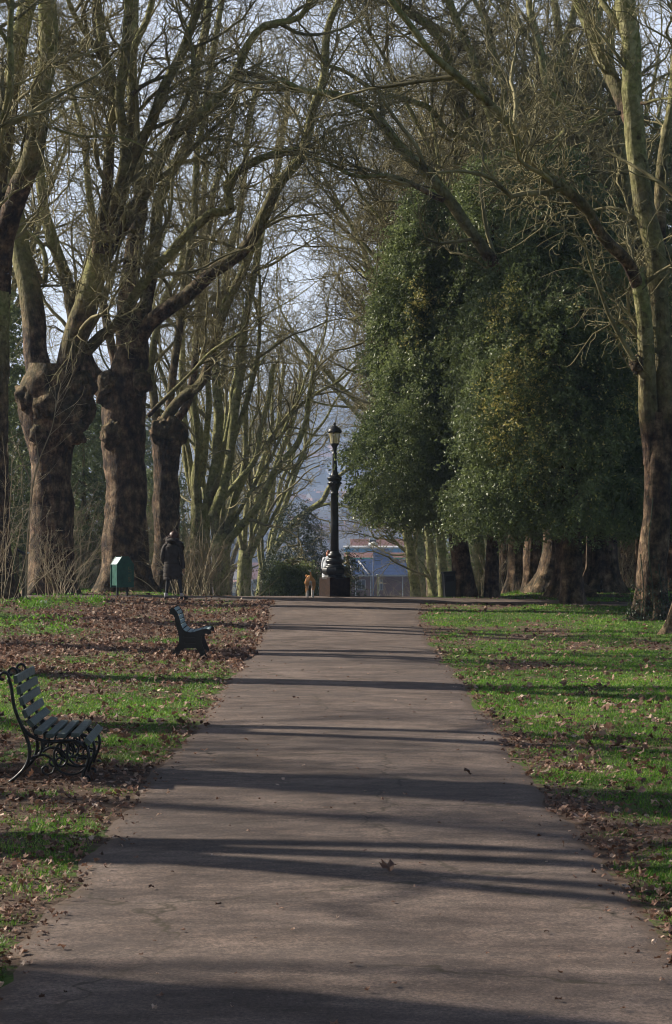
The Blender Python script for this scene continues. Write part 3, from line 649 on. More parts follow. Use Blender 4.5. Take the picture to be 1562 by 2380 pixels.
hero('brown trunk with long mossy roots stretching left beside the cross path', 56,
     [(1322, 1404, 66), (1318, 1340, 52), (1316, 1240, 50), (1300, 1000, 46), (1270, 840, 40), (1242, 700, 36)],
     [(33, 12, 0, -3, [(1262, 800), (1241, 696), (1181, 646), (1121, 581), (1036, 465), (981, 390), (931, 340), (881, 270), (841, 240), (781, 218), (700, 210), (650, 185)]),
      (14, 6, -2, -3, c2((500, 930), (400, 870), (250, 810), (100, 820), (0, 770), (-90, 740))),
      (26, 14, 0, 1, [(1255, 760), (1240, 600), (1255, 450), (1290, 330)]+c2((1090, 560), (1000, 420), (940, 200), (900, 60), (880, -80)))],
     24, flare=1.15, hy=3.5, dens=.9)
hero('wide shadowed trunk rightmost of the row behind the cross path', 60,
     [(1402, 1394, 84), (1402, 1330, 70), (1400, 1200, 68), (1410, 1000, 60)],
     [(36, 16, 0, 1, [(1405, 1040), (1400, 800), (1420, 560), (1400, 380), (1330, 290), (1300, 180), (1330, 50), (1350, -60)]),
      (30, 14, 0, 2, [(1415, 1020), (1440, 760), (1430, 500), (1440, 300), (1420, 120), (1440, -40)])],
     25, flare=.6, hy=4, dens=.8)
hero('dark buttressed trunk leaning right in the middle of the right row', 60,
     [(1276, 1394, 70), (1284, 1320, 56), (1290, 1240, 56), (1270, 1000, 48), (1230, 760, 40)],
     [(26, 15, 0, 0, [(1235, 800), (1215, 650)]+c2((800, 900), (750, 650), (700, 480), (640, 280), (560, 100), (520, 0), (490, -120))),
      (14, 9, 0, -1, c2((860, 1080), (840, 960), (890, 830), (880, 700))+c2((770, 530), (780, 430), (750, 300), (700, 150), (660, 50), (620, -60)))],
     26, flare=.7, hy=3.5, dens=.9)
hero('dark trunk with a gold sunlit left edge in the right row', 62,
     [(1240, 1394, 46), (1238, 1300, 42), (1240, 1200, 40), (1225, 900, 36), (1212, 600, 32)],
     [(32, 14, 0, -1, c2((862, 1200), (800, 1000), (740, 800), (640, 620), (560, 440), (520, 250), (440, 120), (350, 50), (250, -40))),
      (16, 8, 0, -2, c2((610, 640), (540, 630), (490, 580), (440, 500), (350, 465), (200, 420), (60, 340), (-60, 300)))],
     27, flare=.6, hy=3, dens=.9)
R_ROW = [(1204, 1396, 48, 64, 'lumpy brown trunk between the gold edged one and a slimmer one', 28),
         (1176, 1396, 28, 68, 'ringed upright trunk just right of the pale twin stems', 29),
         (1152, 1396, 24, 72, 'pale sunlit twin stemmed trunk beside the gap in the right row', 30),
         (1116, 1396, 30, 76, 'dim slender trunk right of the black litter bin', 31)]
for px, py, w, D, lab, sd in R_ROW:
    hero(lab, D, [(px, py, w), (px-2, 1300, w*.88), (px-4, 1180, w*.86), (px-6, 1040, w*.8)], [], sd, flare=.45, hy=2.5 if sd < 30 else 0, auto=(5, 9, 14, -.22, .17), dens=.8)
for px, w, D, lab, sd in ((1063, 22, 82, 'slim trunk partly hidden by the black litter bin', 32), (1030, 26, 90, 'cream barked trunk left of the black litter bin', 33),
                          (1004, 24, 100, 'spindly trunk third from the left end of the right row', 34), (978, 28, 112, 'forked pale trunk second from the left end of the right row', 35)):
    hero(lab, D, [(px, 1480, w), (px, 1380, w*.9), (px-6, 1250, w*.85), (px-18, 1130, w*.75)], [], sd, flare=.3, hy=0, auto=(4, 9, 13, -.2, .16), dens=.75)
hero('leaning plane tree at the left end of the right row beside the slate roof', 96,
     [(966, 1480, 26), (966, 1390, 26), (958, 1310, 24), (946, 1240, 22)],
     [(20, 9, 0, -2, [(950, 1260), (938, 1190), (925, 1120), (915, 1030), (905, 930), (890, 820), (870, 700), (850, 580)]),
      (12, 6, -1, 1, [(1010, 1390), (990, 1330), (960, 1285), (935, 1235), (910, 1215)]),
      (6, 3, 2, 0, [(954, 1288), (928, 1270), (918, 1257), (902, 1256), (894, 1244), (876, 1254), (865, 1237)]),
      (14, 6, 0, 0, [(958, 1300), (972, 1220), (975, 1100), (960, 960), (950, 800), (930, 650)])],
     36, flare=.25, hy=0, dens=.9)

# plane trees of the same avenue farther on, and the woods to both sides
def generic(label, seed, lean=.2, hp=3.6, r0=.5, nst=5, L0=10, L1=15, dens=.8, group='plane trees farther down the avenue', fine=1.0, shoots=0):
    r = np.random.default_rng(seed); tm, cm = MA(), MA()
    tr = np.array([[0, 0, -.6, r0*1.15], [0, 0, 0, r0*1.1], [.05, 0, hp*.4, r0*.95], [0, .05, hp*.75, r0], [0, 0, hp, r0*1.12]])
    add_trunk(tm, tr[:, :3], tr[:, 3], 0, .4, .12, seed, 20, hp)
    burr(tm, (0, 0, hp-.1), r0*1.2, seed, n=4)
    az = np.arange(nst)*2*pi/nst+r.random()*6; p = np.stack([np.cos(az)*r0*.5, np.sin(az)*r0*.5, np.full(nst, hp-.2)], 1)
    d = np.stack([np.cos(az)*.30+lean, np.sin(az)*.3, 1+0*az], 1)
    P, R = grow(p, d, r.uniform(L0, L1, nst), 15, .085, .03, np.full(nst, .17)*r.uniform(.8, 1.2, nst), np.full(nst, .03), r)
    LP, LR = [], []
    for j in range(nst): add_limb(tm, P[j], R[j], r, 9, .04, .4, seed+j); a, b = resam(P[j], R[j], 26); LP.append(a); LR.append(b)
    sb = spawn(P, R, .22, 2.5, 6, 12, 32, .12, .05, .011, .03, r, .15, 1)
    for j in range(len(sb[0])): add_limb(tm, sb[0][j], sb[1][j], r, 6, .03, .8, seed+50+j); a, b = resam(sb[0][j], sb[1][j], 26); LP.append(a); LR.append(b)
    if shoots:
        a_ = r.random(shoots)*2*pi; p = np.stack([np.cos(a_)*r0, np.sin(a_)*r0, hp-r.uniform(0, 1.6, shoots)], 1)
        S_ = grow(p, np.stack([np.cos(a_), np.sin(a_), r.uniform(-.15, .5, shoots)], 1), r.uniform(2.5, 5, shoots), 12, .13, .01, np.full(shoots, .035), np.full(shoots, .012), r); cm.add(*tubes(*S_, 5), a=.5)
        for j in range(shoots): a, b = resam(S_[0][j], S_[1][j], 26); LP.append(a); LR.append(b)
    twigs(cm, np.array(LP), np.array(LR), r, dens, fine)
    t = thing('plane_tree', label, 'tree', (0, 0, 0), 0, group); tm.build('trunk', M_bark, t); cm.build('crown', M_twig, t)
    return t
def put(o, x, y): o.location = (x, y, float(ground(x, y)))
G0 = [generic('x', 101, .12, 6.4, .52, dens=.6), generic('x', 102, .2, 4.4, .45, 4, dens=.6), generic('x', 103, .28, 3.6, .42, 6, 9, 14, dens=.55), generic('x', 104, .1, 4.0, .4, 5, 11, 16, dens=.45), generic('x', 105, .12, 6.4, .52, dens=.8, shoots=0), generic('x', 106, .2, 4.4, .45, 4, dens=.7, shoots=0)]
ORD = 'first second third fourth fifth sixth seventh eighth ninth tenth'.split()
used = set()
def placeg(i, x, y, rz, s, label, group):
    if i not in used: used.add(i); o = G0[i]; o['label'] = label; o['group'] = group; put(o, x, y); o.rotation_euler[2] = rz; o.scale = s; return o
    return copy_tree(G0[i], label, (x, y, float(ground(x, y))), rz, s, group)
# the near end of the left row: it throws the bars of shade over the path
SHADE = [(4, -8.6, 12.6, .3), (4, -8.4, 21.2, 3.9), (5, -8.7, 25.6, .8), (4, -8.6, 33.0, 2.4), (3, -9.6, 40.4, 1.9), (1, -10.2, 48.5, 5.0), (3, -8.6, 6.2, .2), (5, -8.4, 17.0, 2.0), (3, -19, 14, 1.2), (2, -20, 25, .4)]
for q_, (i, x, y, rz) in enumerate(SHADE):
    placeg(i, x, y, rz, (1, 1, 1), '%s plane tree of the near left row beyond the left frame edge' % ORD[q_], 'near plane trees left of the camera')
k = 0
for x, y, i in ((-8.8, 132, 2), (-8.6, 168, 0)):
    placeg(i, x, y, .1*(k % 5)-.2, (1, 1, 1+.04*(k % 3)), '%s bare plane tree of the far left row, downhill past the brow' % ORD[k], 'plane trees far down the left side'); k += 1
for x, y, i in ((6.8, 124, 2), (6.8, 150, 0), (8.5, 78, 1), (9.5, 88, 2), (9.8, 70, 0)):
    placeg(i, x, y, .1*(k % 5)-.2, (-1, 1, 1+.04*(k % 3)), '%s bare plane tree of the far right row, downhill past the brow' % ORD[k-2], 'plane trees far down the right side'); k += 1
k = 0
for x, y in ((-13.5, 77), (-17, 80), (-20, 86), (-19, 118), (-14, 140), (-22, 150)):
    placeg(k % 4, x, y, k*1.3, (1, 1, .95+.05*(k % 3)), '%s bare tree of the wood behind the left row' % ORD[k], 'bare trees of the left wood'); k += 1
k = 0
for x, y in ((13.5, 72), (15, 84), (11.5, 94), (18, 98), (13, 110), (20, 120), (13, 132), (24, 140), (10, 62), (16, 62)):
    placeg(k % 4, x, y, k*1.3, (1, 1, .95+.05*(k % 3)), '%s bare tree of the wood behind the right row' % ORD[k], 'bare trees of the right wood'); k += 1
# ------------------------------------------------------------------ evergreens and undergrowth
def leaf_cloud(m, C, size, r, tint, up=.3, droop=0.0):
    """folded leaf blades (4 vertices, two faces each) at points C"""
    n = len(C); a = nrm(r.standard_normal((n, 3))+np.array([0, 0, -droop])); b = nrm(np.cross(a, r.standard_normal((n, 3))+np.array([0, 0, up])))
    c = np.cross(a, b); s = size[:, None]
    v = np.stack([C-a*s*.5, C-b*s*.27+c*s*.1, C+a*s*.55, C+b*s*.27+c*s*.1], 1).reshape(-1, 3)
    i = np.arange(n)[:, None]*4; t = np.concatenate([i+[[0, 1, 2]], i+[[0, 2, 3]]]).reshape(-1, 3)
    m.add(v, t=t, a=np.repeat(tint, 4))
def evergreen(name, label, x, y, prof, seed, nspray=5200, per=24, leaf=.085, trunkr=.16, group=None, m_=None, patch=None, cat='tree', bulge=.22, lean=0., skirt=.0, core=.35):
    """prof: (height, radius) pairs; sprays of leaves hang off drooping shoots through the outer part of the crown"""
    r = np.random.default_rng(seed); z0 = float(ground(x, y)); org = np.array([x, y, z0]); prof = np.array(prof, float)
    hs = prof[:, 0]; u = r.random(nspray*4); h = hs[0]+(hs[-1]-hs[0])*u
    rad = np.interp(h, hs, prof[:, 1]); keep = r.random(len(h)) < rad/prof[:, 1].max(); h, rad = h[keep][:nspray], rad[keep][:nspray]; n = len(h)
    az = r.random(n)*2*pi; cx, sx = np.cos(az), np.sin(az)
    bl = 1+bulge*fnoise(np.stack([cx*1.6, sx*1.6, h*.55], 1), seed, 2)*1.6+.12*fnoise(np.stack([cx*5, sx*5, h*1.7], 1), seed+2, 2)
    q = np.where(r.random(n) < core, r.uniform(.35, .8, n), r.uniform(.8, 1.04, n))
    R_ = rad*bl*q; P = np.stack([cx*R_+lean*np.minimum(h, 7), sx*R_, h-.10*R_], 1)
    hole = fnoise(P*1.15, seed+11, 2); ok = hole > -.30; P, cx, sx, q = P[ok], cx[ok], sx[ok], q[ok]; n = len(P)
    d = nrm(np.stack([cx, sx, r.normal(-.35, .3, n)], 1)+.4*r.standard_normal((n, 3))); L_ = r.uniform(.25, .7, n)
    t = r.random((n, per)); C = P[:, None]+d[:, None]*(t*L_[:, None])[..., None]+r.normal(0, .045, (n, per, 3))-np.array([0, 0, 1])*(t**2*.12)[..., None]
    C = C.reshape(-1, 3); tn = np.clip(.28+.16*fnoise(C*.9, seed+5, 2)+.10*r.standard_normal(len(C)), 0, .78)
    if patch is not None:
        for (hx, hy, hz, pr, st) in patch:
            dd = np.linalg.norm((C-np.array([hx, hy, hz]))/np.array([1, 1, 1.6]), axis=1)+.35*fnoise(C*2.4, seed+15, 2)
            sel = (dd < pr) & (r.random(len(C)) < st*np.clip(1.3-dd/pr, 0, 1)); tn = np.where(sel, r.uniform(.8, .97, len(C)), tn)
    cm = MA(); leaf_cloud(cm, C, leaf*r.uniform(.7, 1.25, len(C)), r, tn)
    tm = MA(); ht = hs[-1]*.9
    tr = np.array([[0, 0, -.4, trunkr*1.3], [0, 0, .2, trunkr*1.1], [lean*ht*.5+.1, .05, ht*.5, trunkr*.7], [lean*ht, 0, ht, .03]])
    add_trunk(tm, tr[:, :3], tr[:, 3], 0, .3, .1, seed, 14, 40)
    nb = 46; hb = r.uniform(max(hs[0]-.2, .5), ht, nb); ab = r.random(nb)*2*pi; Lb = np.interp(hb, hs, prof[:, 1])*.95
    pb = np.stack([lean*hb, 0*hb, hb], 1); db = np.stack([np.cos(ab), np.sin(ab), r.uniform(-.1, .45, nb)], 1)
    B_ = grow(pb, db, Lb, 9, .12, -.02, np.full(nb, .045), np.full(nb, .008), r); tm.add(*tubes(*B_, 5), a=.3)
    s2 = spawn(*B_, 1.2, .4, 1.2, 5, 45, .2, 0, .01, .006, r); tm.add(*tubes(*s2, 4), a=.3)
    o = thing(name, label, cat, org, 0, group); tm.build('trunk', M_twig if name != 'holly_tree' else M_bark, o); cm.build('foliage', m_ or M_holly, o, smooth=False)
    return o
evergreen('holly_tree', 'dark glossy holly with mossy trunk whose leaves hang beside the street lamp', 3.45, 57.6,
          [(2.15, .9), (2.4, 1.7), (3.0, 2.1), (4.0, 2.1), (5.3, 1.9), (6.7, 1.6), (7.9, 1.2), (9.1, .85), (10.3, .5), (11.0, .15)], 201, 8600, 26, trunkr=.25, lean=-.15, patch=[(-1.1, -1.6, 7.6, .8, .6), (-.3, -2.2, 8.6, .7, .4)], bulge=.42)
evergreen('holly_tree', 'largest holly with a patch of yellow variegated leaves on its left side', 5.75, 52.4,
          [(1.95, 1.2), (2.2, 2.4), (3.0, 2.8), (4.1, 2.75), (5.3, 2.45), (6.5, 2.1), (7.7, 1.75), (8.8, 1.35), (10, .9), (11.2, .3)], 202, 10500, 28, trunkr=.25, lean=-.05,
          patch=[(-1.8, -1.8, 4.5, .85, .55), (-1.3, -2.1, 5.5, .65, .35), (-1.9, -1.3, 7.3, .6, .5), (-1.2, -2.3, 3.4, .7, .4), (1.6, -2.0, 7.0, 1.1, .22), (.3, -2.3, 4.2, 2.2, .05), (1.4, -2.0, 4.6, .7, .3)], bulge=.3)
evergreen('holly_tree', 'dark holly filling the gap behind and between the two front hollies', 4.15, 57.4,
          [(2.0, 1.0), (3.2, 1.7), (5.5, 1.9), (7.5, 1.9), (9.5, 1.5), (11, 1.0), (12.0, .3)], 203, 6500, 22, core=.45)
evergreen('holly_tree', 'shaded holly at the right rising behind the ivy footed plane tree', 8.9, 63.0,
          [(1.6, 1.2), (3, 2.2), (5.5, 2.4), (8, 2.4), (10.5, 2.0), (12.5, 1.4), (14, .5)], 204, 6500, 22, core=.45)
evergreen('evergreen_bush', 'dark glossy bush low behind the dog', -1.35, 66.5, [(-.4, .6), (.3, .72), (.9, .6), (1.3, .4), (1.7, .15)], 205, 2600, 22, .075, .07, cat='bush', bulge=.6)
evergreen('evergreen_bush', 'soft green bush reaching behind the lamp base on its right', .34, 66, [(-.6, .18), (0, .2), (.8, .2), (1.4, .16), (1.9, .05)], 206, 160, 20, .07, .05, m_=M_bush, cat='bush', bulge=.6)
evergreen('evergreen_tree', 'tall grey green bushy tree behind the dog and left of the lamp', -1.75, 98, [(0, 1.0), (2.2, 1.45), (4.4, 1.35), (5.8, .95), (7.0, .3)], 207, 2600, 20, .07, .14, m_=M_bush, cat='tree', core=.5)
evergreen('evergreen_tree', 'tallest dark evergreen crown filling the upper right behind the bare limbs', 7.6, 71, [(2, 1.5), (5, 2.9), (8, 3.3), (11, 3.2), (14, 2.6), (16.5, 1.6), (18, .4)], 209, 7500, 22, .1, core=.45)
# evergreen masses in the woods, seen between the trunks
eb = evergreen('evergreen_tree', 'x', -12.5, 70, [(.2, 1.5), (1.5, 2.6), (4, 2.8), (7, 2.3), (9, 1.4), (10.5, .3)], 208, 3600, 20, .12, .2, m_=M_holly, cat='tree', core=.4)
spots = [(-11.6, 68, 1.0), (-15.5, 78, .8), (-17, 90, .9), (-23, 100, 1.3), (-11.5, 112, 1.3), (9.6, 74, 1.0), (12.5, 70, 1.1), (11.5, 84, 1.2), (8.6, 98, 1.1), (15.5, 92, 1.4), (9.0, 118, 1.2), (20, 108, 1.5), (-30, 120, 1.8), (28, 125, 1.8), (-9.3, 79, .72), (-8.3, 93, .66), (-12.3, 84, .85)]
for i, (x, y, s) in enumerate(spots):
    lab = '%s dark evergreen tree of the wood behind the %s row' % (ORD[{12: 5, 14: 6, 15: 7, 16: 8}.get(i, i) if x < 0 else i-5 if i < 12 else 8], 'left' if x < 0 else 'right'); gr_ = 'evergreens in the %s wood' % ('left' if x < 0 else 'right')
    if i == 0: eb['label'] = lab; eb['group'] = gr_; put(eb, x, y); eb.scale = (s, s, s); eb.rotation_euler[2] = 1
    else: copy_tree(eb, lab, (x, y, float(ground(x, y))), i*1.7, s, gr_)

# bare thickets
def thicket(name, label, x, y, w, h, n, seed, group=None, m_=None, dy=.8, bend=.1, leaves=0, r0=.009):
    r = np.random.default_rng(seed); z0 = float(ground(x, y)); px = r.normal(0, w*.38, n); py = r.uniform(-dy, dy, n)
    p = np.stack([px, py, ground(x+px, y+py)-z0-.05], 1); d = np.stack([r.normal(0, .28, n)+px*.25, r.normal(0, .3, n), np.ones(n)], 1)
    P, R = grow(p, d, h*r.uniform(.45, 1.05, n), 12, .09, -bend*.4, np.full(n, r0)*r.uniform(.6, 1.4, n), np.full(n, .003), r)
    m = MA(); m.add(*tubes(P, R, 4), a=.5); s = spawn(P, R, 2.6, .25, 1.0, 7, 45, .17, 0, .006, .0035, r, .2, 0); m.add(*tubes(*s, 3), a=.5)
    s2 = spawn(*s, 2.5, .1, .4, 4, 45, .2, 0, .006, .003, r, .2, 0); m.add(*tubes(*s2, 3), a=.5)
    o = thing(name, label, 'shrub', (x, y, z0), 0, group); m.build('stem', m_ or M_cane, o)
    if leaves:
        C = s[0].reshape(-1, 3); C = C[r.random(len(C)) < leaves]+r.normal(0, .03, (1, 3)); lm = MA(); leaf_cloud(lm, C, r.uniform(.03, .06, len(C)), r, r.uniform(.4, 1, len(C))); lm.build('foliage', M_bush, o, smooth=False)
    return o
thicket('bramble_thicket', 'tall tangle of sunlit tan canes just right of the walking person', -3.85, 60.5, .85, 2.6, 95, 301, leaves=.06, r0=.011)
thicket('bramble_thicket', 'lower tangle of tan canes between the person and the forked plane trees', -2.85, 62, 1.0, 1.3, 34, 302, leaves=.12)
thicket('bare_shrub', 'pale twiggy shrub in front of the brick building wall', 2.75, 80, .7, 1.9, 45, 303, dy=.6)
thicket('bramble_thicket', 'thin whitish shoots at the left border before the cut off trunk', -8.3, 52.5, .9, 4.2, 26, 304, r0=.010)
thicket('bramble_thicket', 'arching shoots and dark leaves at the foot of the reddish trunk', -7.25, 56.2, .7, 1.9, 26, 305, leaves=.35)
thicket('bare_shrub', 'fine twiggy shrub among the trunks behind the black litter bin', 4.6, 66, .8, 2.2, 36, 306)
th = thicket('bare_shrub', 'x', -6.8, 76, 2.6, 4.5, 150, 307, dy=1.6)
sp_ = [(-9.4, 74, .8), (-9.4, 82, 1.1), (-10.5, 92, 1.3), (-12.5, 80, 1.2), (9.2, 68, .8), (7.6, 86, 1), (11, 78, 1.1), (6.4, 96, 1.1), (13, 90, 1.3), (-15, 100, 1.4)]
for i, (x, y, s) in enumerate(sp_):
    sd_ = 'left' if x < 0 else 'right'; lab = '%s twiggy undergrowth shrub between the trunks of the %s row' % (ORD[i if i < 4 else i-4 if i < 9 else 4], sd_)
    if i == 0: th['label'] = lab; th['group'] = 'undergrowth shrubs of the left wood'; put(th, x, y)
    else: copy_tree(th, lab, (x, y, float(ground(x, y))), i*.9, s, 'undergrowth shrubs of the %s wood' % sd_)

# young staked tree
def sapling():
    D = 54.5; pts = [(60, 1389), (62, 1320), (68, 1200), (82, 1100), (105, 1035), (122, 990), (138, 905), (164, 846)]
    P = np.array([at(a, b, D) for a, b in pts]); z = float(ground(P[0, 0], D)); P[0, 2] = z; org = np.array([P[0, 0], D, z]); P = P-org
    R = np.array([.035, .032, .028, .022, .016, .012, .008, .004]); r = np.random.default_rng(9)
    P2, R2 = resam(P, R, 30); m = MA(); m.add(*tubes(P2, R2, 8), a=.5)
    s = spawn(P2[None], R2[None], 3.2, .7, 2.0, 9, 38, .07, .05, .006, .005, r, .22, 0); m.add(*tubes(*s, 4), a=.5)
    s2 = spawn(*s, 1.6, .2, .6, 5, 40, .12, .05, .006, .004, r, .3, 0)
    o = thing('young_tree', 'whippy young tree tied to stakes in front of the reddish trunk', 'tree', org)
    m.build('trunk', M_cane, o); c = MA(); c.add(*tubes(*s2, 3), a=.5); c.build('crown', M_cane, o)
sapling()
M_wood = plain('weathered_stake_wood', (.13, .11, .075), .85, 0, .4, 12, .004)
def stake(px, py0, py1, D, r0, label):
    a, b = at(px, py0, D), at(px, py1, D); z = float(ground(a[0], D)); h = b[2]-z; m = MA()
    lathe(m, [(-.2, r0), (h-.04, r0), (h-.005, r0*.9), (h, r0*.7)], 10); o = m.build('wooden_stake', M_wood); o.location = (a[0], D, z); tag(o, label, 'stake', 'stakes round the young tree')
    return o
stake(40, 1390, 1272, 54.9, .045, 'short round stake left of the young tree, black tie on its top')
stake(55, 1390, 1282, 54.8, .04, 'short round stake hard against the young tree')
m = MA(); a = at(38, 1276, 54.9); b = at(60, 1290, 54.6); m.add(*capped([a, (a+b)/2+[0, -.05, .01], b], [.035, .03, .035], 8)); o = m.build('rubber_tie', M_black); tag(o, 'black rubber tie joining the stake tops to the young tree', 'tie')
m = MA(); c = at(66, 1285, 54.4); box(m, (0, 0, 0), (.06, .004, .05)); o = m.build('tree_tag', M_white); o.location = c; tag(o, 'small white tag fixed to the young tree stem', 'tag')

# ivy at the foot of the right hand plane tree
r = np.random.default_rng(77); tx, ty_ = (1512-781)*46/F, 46; n = 900; h = np.abs(r.exponential(.42, n)); az = r.uniform(-pi, 0, n)
w = (h < .9) | (np.abs(az+pi*.52-.25*np.sin(h*2)) < .16); h = np.clip(h*1.0, 0, 3.4); keep = w & (r.random(n) < np.where(h > .9, .8, .75)); h, az = h[keep], az[keep]
rr = .36+.22*np.exp(-h/.4)+r.uniform(.0, .06, len(h)); C = np.stack([tx+rr*np.cos(az), ty_+rr*np.sin(az), float(ground(tx, ty_))+h], 1); im = MA(); o3 = np.array([tx, ty_, float(ground(tx, ty_))])
leaf_cloud(im, C-o3, r.uniform(.04, .08, len(C)), r, r.random(len(C)), droop=1)
st = [np.stack([(.37+.1*np.exp(-zz/.4))*np.cos(a0+.12*np.sin(zz*3)), (.37+.1*np.exp(-zz/.4))*np.sin(a0+.12*np.sin(zz*3)), zz], 1) for a0, zz in ((-1.7, np.linspace(0, 2.6, 14)), (-1.2, np.linspace(0, 1.2, 14)), (-2.2, np.linspace(0, 1.4, 14)))]
im.add(*tubes(np.array(st), np.full((3, 14), .012), 5), a=.1)
o = im.build('ivy', M_ivy, smooth=False); o.location = o3; tag(o, 'ivy clinging to the foot of the tall right plane tree', 'ivy')
# weeds
r = np.random.default_rng(78); xx = r.uniform(-9.3, -5.3, 240); yy = r.uniform(42, 53.5, 240); k_ = (n2(xx, yy, .5, 90) > -.05); xx, yy = xx[k_], yy[k_]; C = []
for a, b in zip(xx, yy):
    q = r.integers(10, 34); C.append(np.stack([a+r.normal(0, .12, q), b+r.normal(0, .12, q), float(ground(a, b))+r.uniform(.03, .22, q)], 1))
C = np.concatenate(C); wm = MA(); leaf_cloud(wm, C, r.uniform(.04, .09, len(C)), r, r.uniform(.3, .85, len(C)), up=3)
tag(wm.build('weeds', M_grass, smooth=False), 'bright leafy weeds in the litter at the far left', 'weeds', kind='stuff')
# ------------------------------------------------------------------ street lamp
DL = 57.0; xL = float(at(777.7, 1392, DL)[0]); zL = float(ground(xL, DL))+.02
lamp = thing('street_lamp', 'ornate black cast iron lamp post standing on a square stone plinth', 'street lamp', (xL, DL, zL))
def lz(cy): return (2118-cy)/429
u = 1/430*1.03
m = MA(); A = RAD(28); s_ = .30*2
th = np.array([[-s_/2, -s_/2], [s_/2, -s_/2], [s_/2, s_/2], [-s_/2, s_/2]]); bm_prof = [(-.3, 1), (.500, 1), (.512, .985), (.516, .96)]
v = []; 
for z, k in bm_prof: v += [[x*k, y*k, z] for x, y in th@rotz(A)[:2, :2].T]
q = [[i*4+j, i*4+(j+1) % 4, i*4+4+(j+1) % 4, i*4+4+j] for i in range(3) for j in range(4)]+[[12, 13, 14, 15], [3, 2, 1, 0]]
m.add(v, q); m.build('plinth', M_stone, lamp, smooth=False)
def prof(lst): return [(lz(c), w*u) for c, w in lst]
m = MA(); lathe(m, prof([(1912, 140), (1895, 122), (1880, 108), (1868, 104)]), 8, rot=A+RAD(22.5), cap=False)
lathe(m, prof([(1868, 108), (1858, 126), (1845, 137), (1825, 142), (1805, 140), (1790, 132), (1782, 118)]), 8, rot=A+RAD(22.5)); m.build('base_torus', M_iron, lamp, smooth=False)
m = MA(); lathe(m, prof([(1784, 112), (1772, 112), (1765, 104), (1758, 96), (1748, 84), (1738, 84), (1728, 94), (1716, 99), (1704, 98), (1694, 88), (1684, 68), (1672, 66), (1664, 74), (1652, 78), (1640, 76), (1628, 64), (1612, 54), (1596, 48)]), 32); m.build('base_moulding', M_iron, lamp)
m = MA(); lathe(m, prof([(1600, 46), (1300, 44), (955, 41), (948, 46), (938, 46), (932, 41), (905, 44), (870, 54), (840, 68), (832, 76), (818, 78), (806, 62), (796, 70), (780, 80), (768, 82), (758, 78), (748, 50), (738, 46), (700, 34), (650, 28), (560, 25), (502, 23), (496, 29), (488, 29), (482, 23), (430, 23), (418, 26), (402, 36), (390, 46), (382, 52)]), 32)
for j in range(14):
    a = j*2*pi/14; box(m, (cos(a)*.176, sin(a)*.176, lz(828)), (.03, .03, .035), rotz(a)); box(m, (cos(a)*.12, sin(a)*.12, lz(742)), (.028, .028, .03), rotz(a))
m.build('column', M_iron, lamp)
m, nt, b = mat('lantern_glass'); b.inputs['Base Color'].default_value = (.75, .66, .38, 1); b.inputs['Roughness'].default_value = .25; b.inputs['Alpha'].default_value = .62
M_glass = m
lt = MA(); lathe(lt, prof([(382, 50), (374, 52)]), 8); lathe(lt, prof([(256, 72), (250, 74), (244, 82), (238, 84), (234, 76), (222, 74), (205, 62), (190, 42), (178, 26), (172, 12), (168, 10), (160, 12), (152, 15), (144, 12), (139, 3)]), 24)
for j in range(6):
    a = j*pi/3+.35; p0 = np.array([cos(a)*52*u, sin(a)*52*u, lz(376)]); p1 = np.array([cos(a)*69*u, sin(a)*69*u, lz(254)]); lt.add(*capped([p0, p1], [.007, .007], 6))
lan = lt.build('lantern', M_iron, lamp)
m = MA(); lathe(m, prof([(376, 50), (254, 67)]), 24, cap=False); m.build('glass', M_glass, lan)
m = MA(); lathe(m, prof([(372, 24), (320, 26), (312, 22), (300, 12), (288, 4)]), 16); m.build('bulb', M_white, lan)

# ------------------------------------------------------------------ people
M_skin = plain('skin', (.45, .26, .19), .55, 0, .08); M_coat = plain('dark_brown_quilted_coat', (.036, .028, .023), .85, 0, .3, 10, .004)
M_trous = plain('navy_leggings', (.010, .014, .022), .7, 0, .2); M_hair = plain('auburn_hair', (.06, .02, .012), .45, 0, .4, 40, .004)
M_sock = plain('grey_sock', (.42, .42, .46), .8, 0, .3, 60, .004); M_boot = plain('dark_boots', (.018, .017, .018), .6); M_lead = plain('grey_lead', (.2, .2, .2), .6)
def hand(bm_, c, d, pal, r0=.0085, curl=.5, th=(1, 0, 0)):
    """palm, four unequal bent fingers and a thumb from the side of the palm, as one mesh"""
    c, d = np.array(c, float), nrm(np.array(d, float)); s = nrm(np.cross(d, pal)); pal = nrm(np.array(pal, float))
    P = np.array([c, c+d*.04, c+d*.085]); v, q, t = capped(P, [.022, .034, .036], 10)
    v = P.mean(0)+(v-P.mean(0))-np.outer((v-P.mean(0))@pal, pal)*.45; bm_.add(v, q, t)
    for i, L_ in enumerate((.062, .074, .070, .054)):
        b0 = c+d*.08+s*(i-1.5)*.018; dd = d.copy(); pts = [b0]; 
        for j, f in enumerate((.42, .33, .25)): dd = nrm(dd+pal*curl*(.5+.4*j)); pts.append(pts[-1]+dd*L_*f*1.2)
        bm_.add(*capped(pts, [r0, r0*.97, r0*.9, r0*.72], 8))
    b0 = c+d*.03-s*.028; pts = [b0, b0-s*.022+d*.022+pal*.01, b0-s*.028+d*.045+pal*.022]; bm_.add(*capped(pts, [.0105, .010, .008], 8))
xw, yw = -4.15, 55.0; zw = float(ground(xw, yw))+.0
wk = thing('person', 'person walking away in a long dark quilted coat holding a looped dog lead', 'person', (xw, yw, zw))
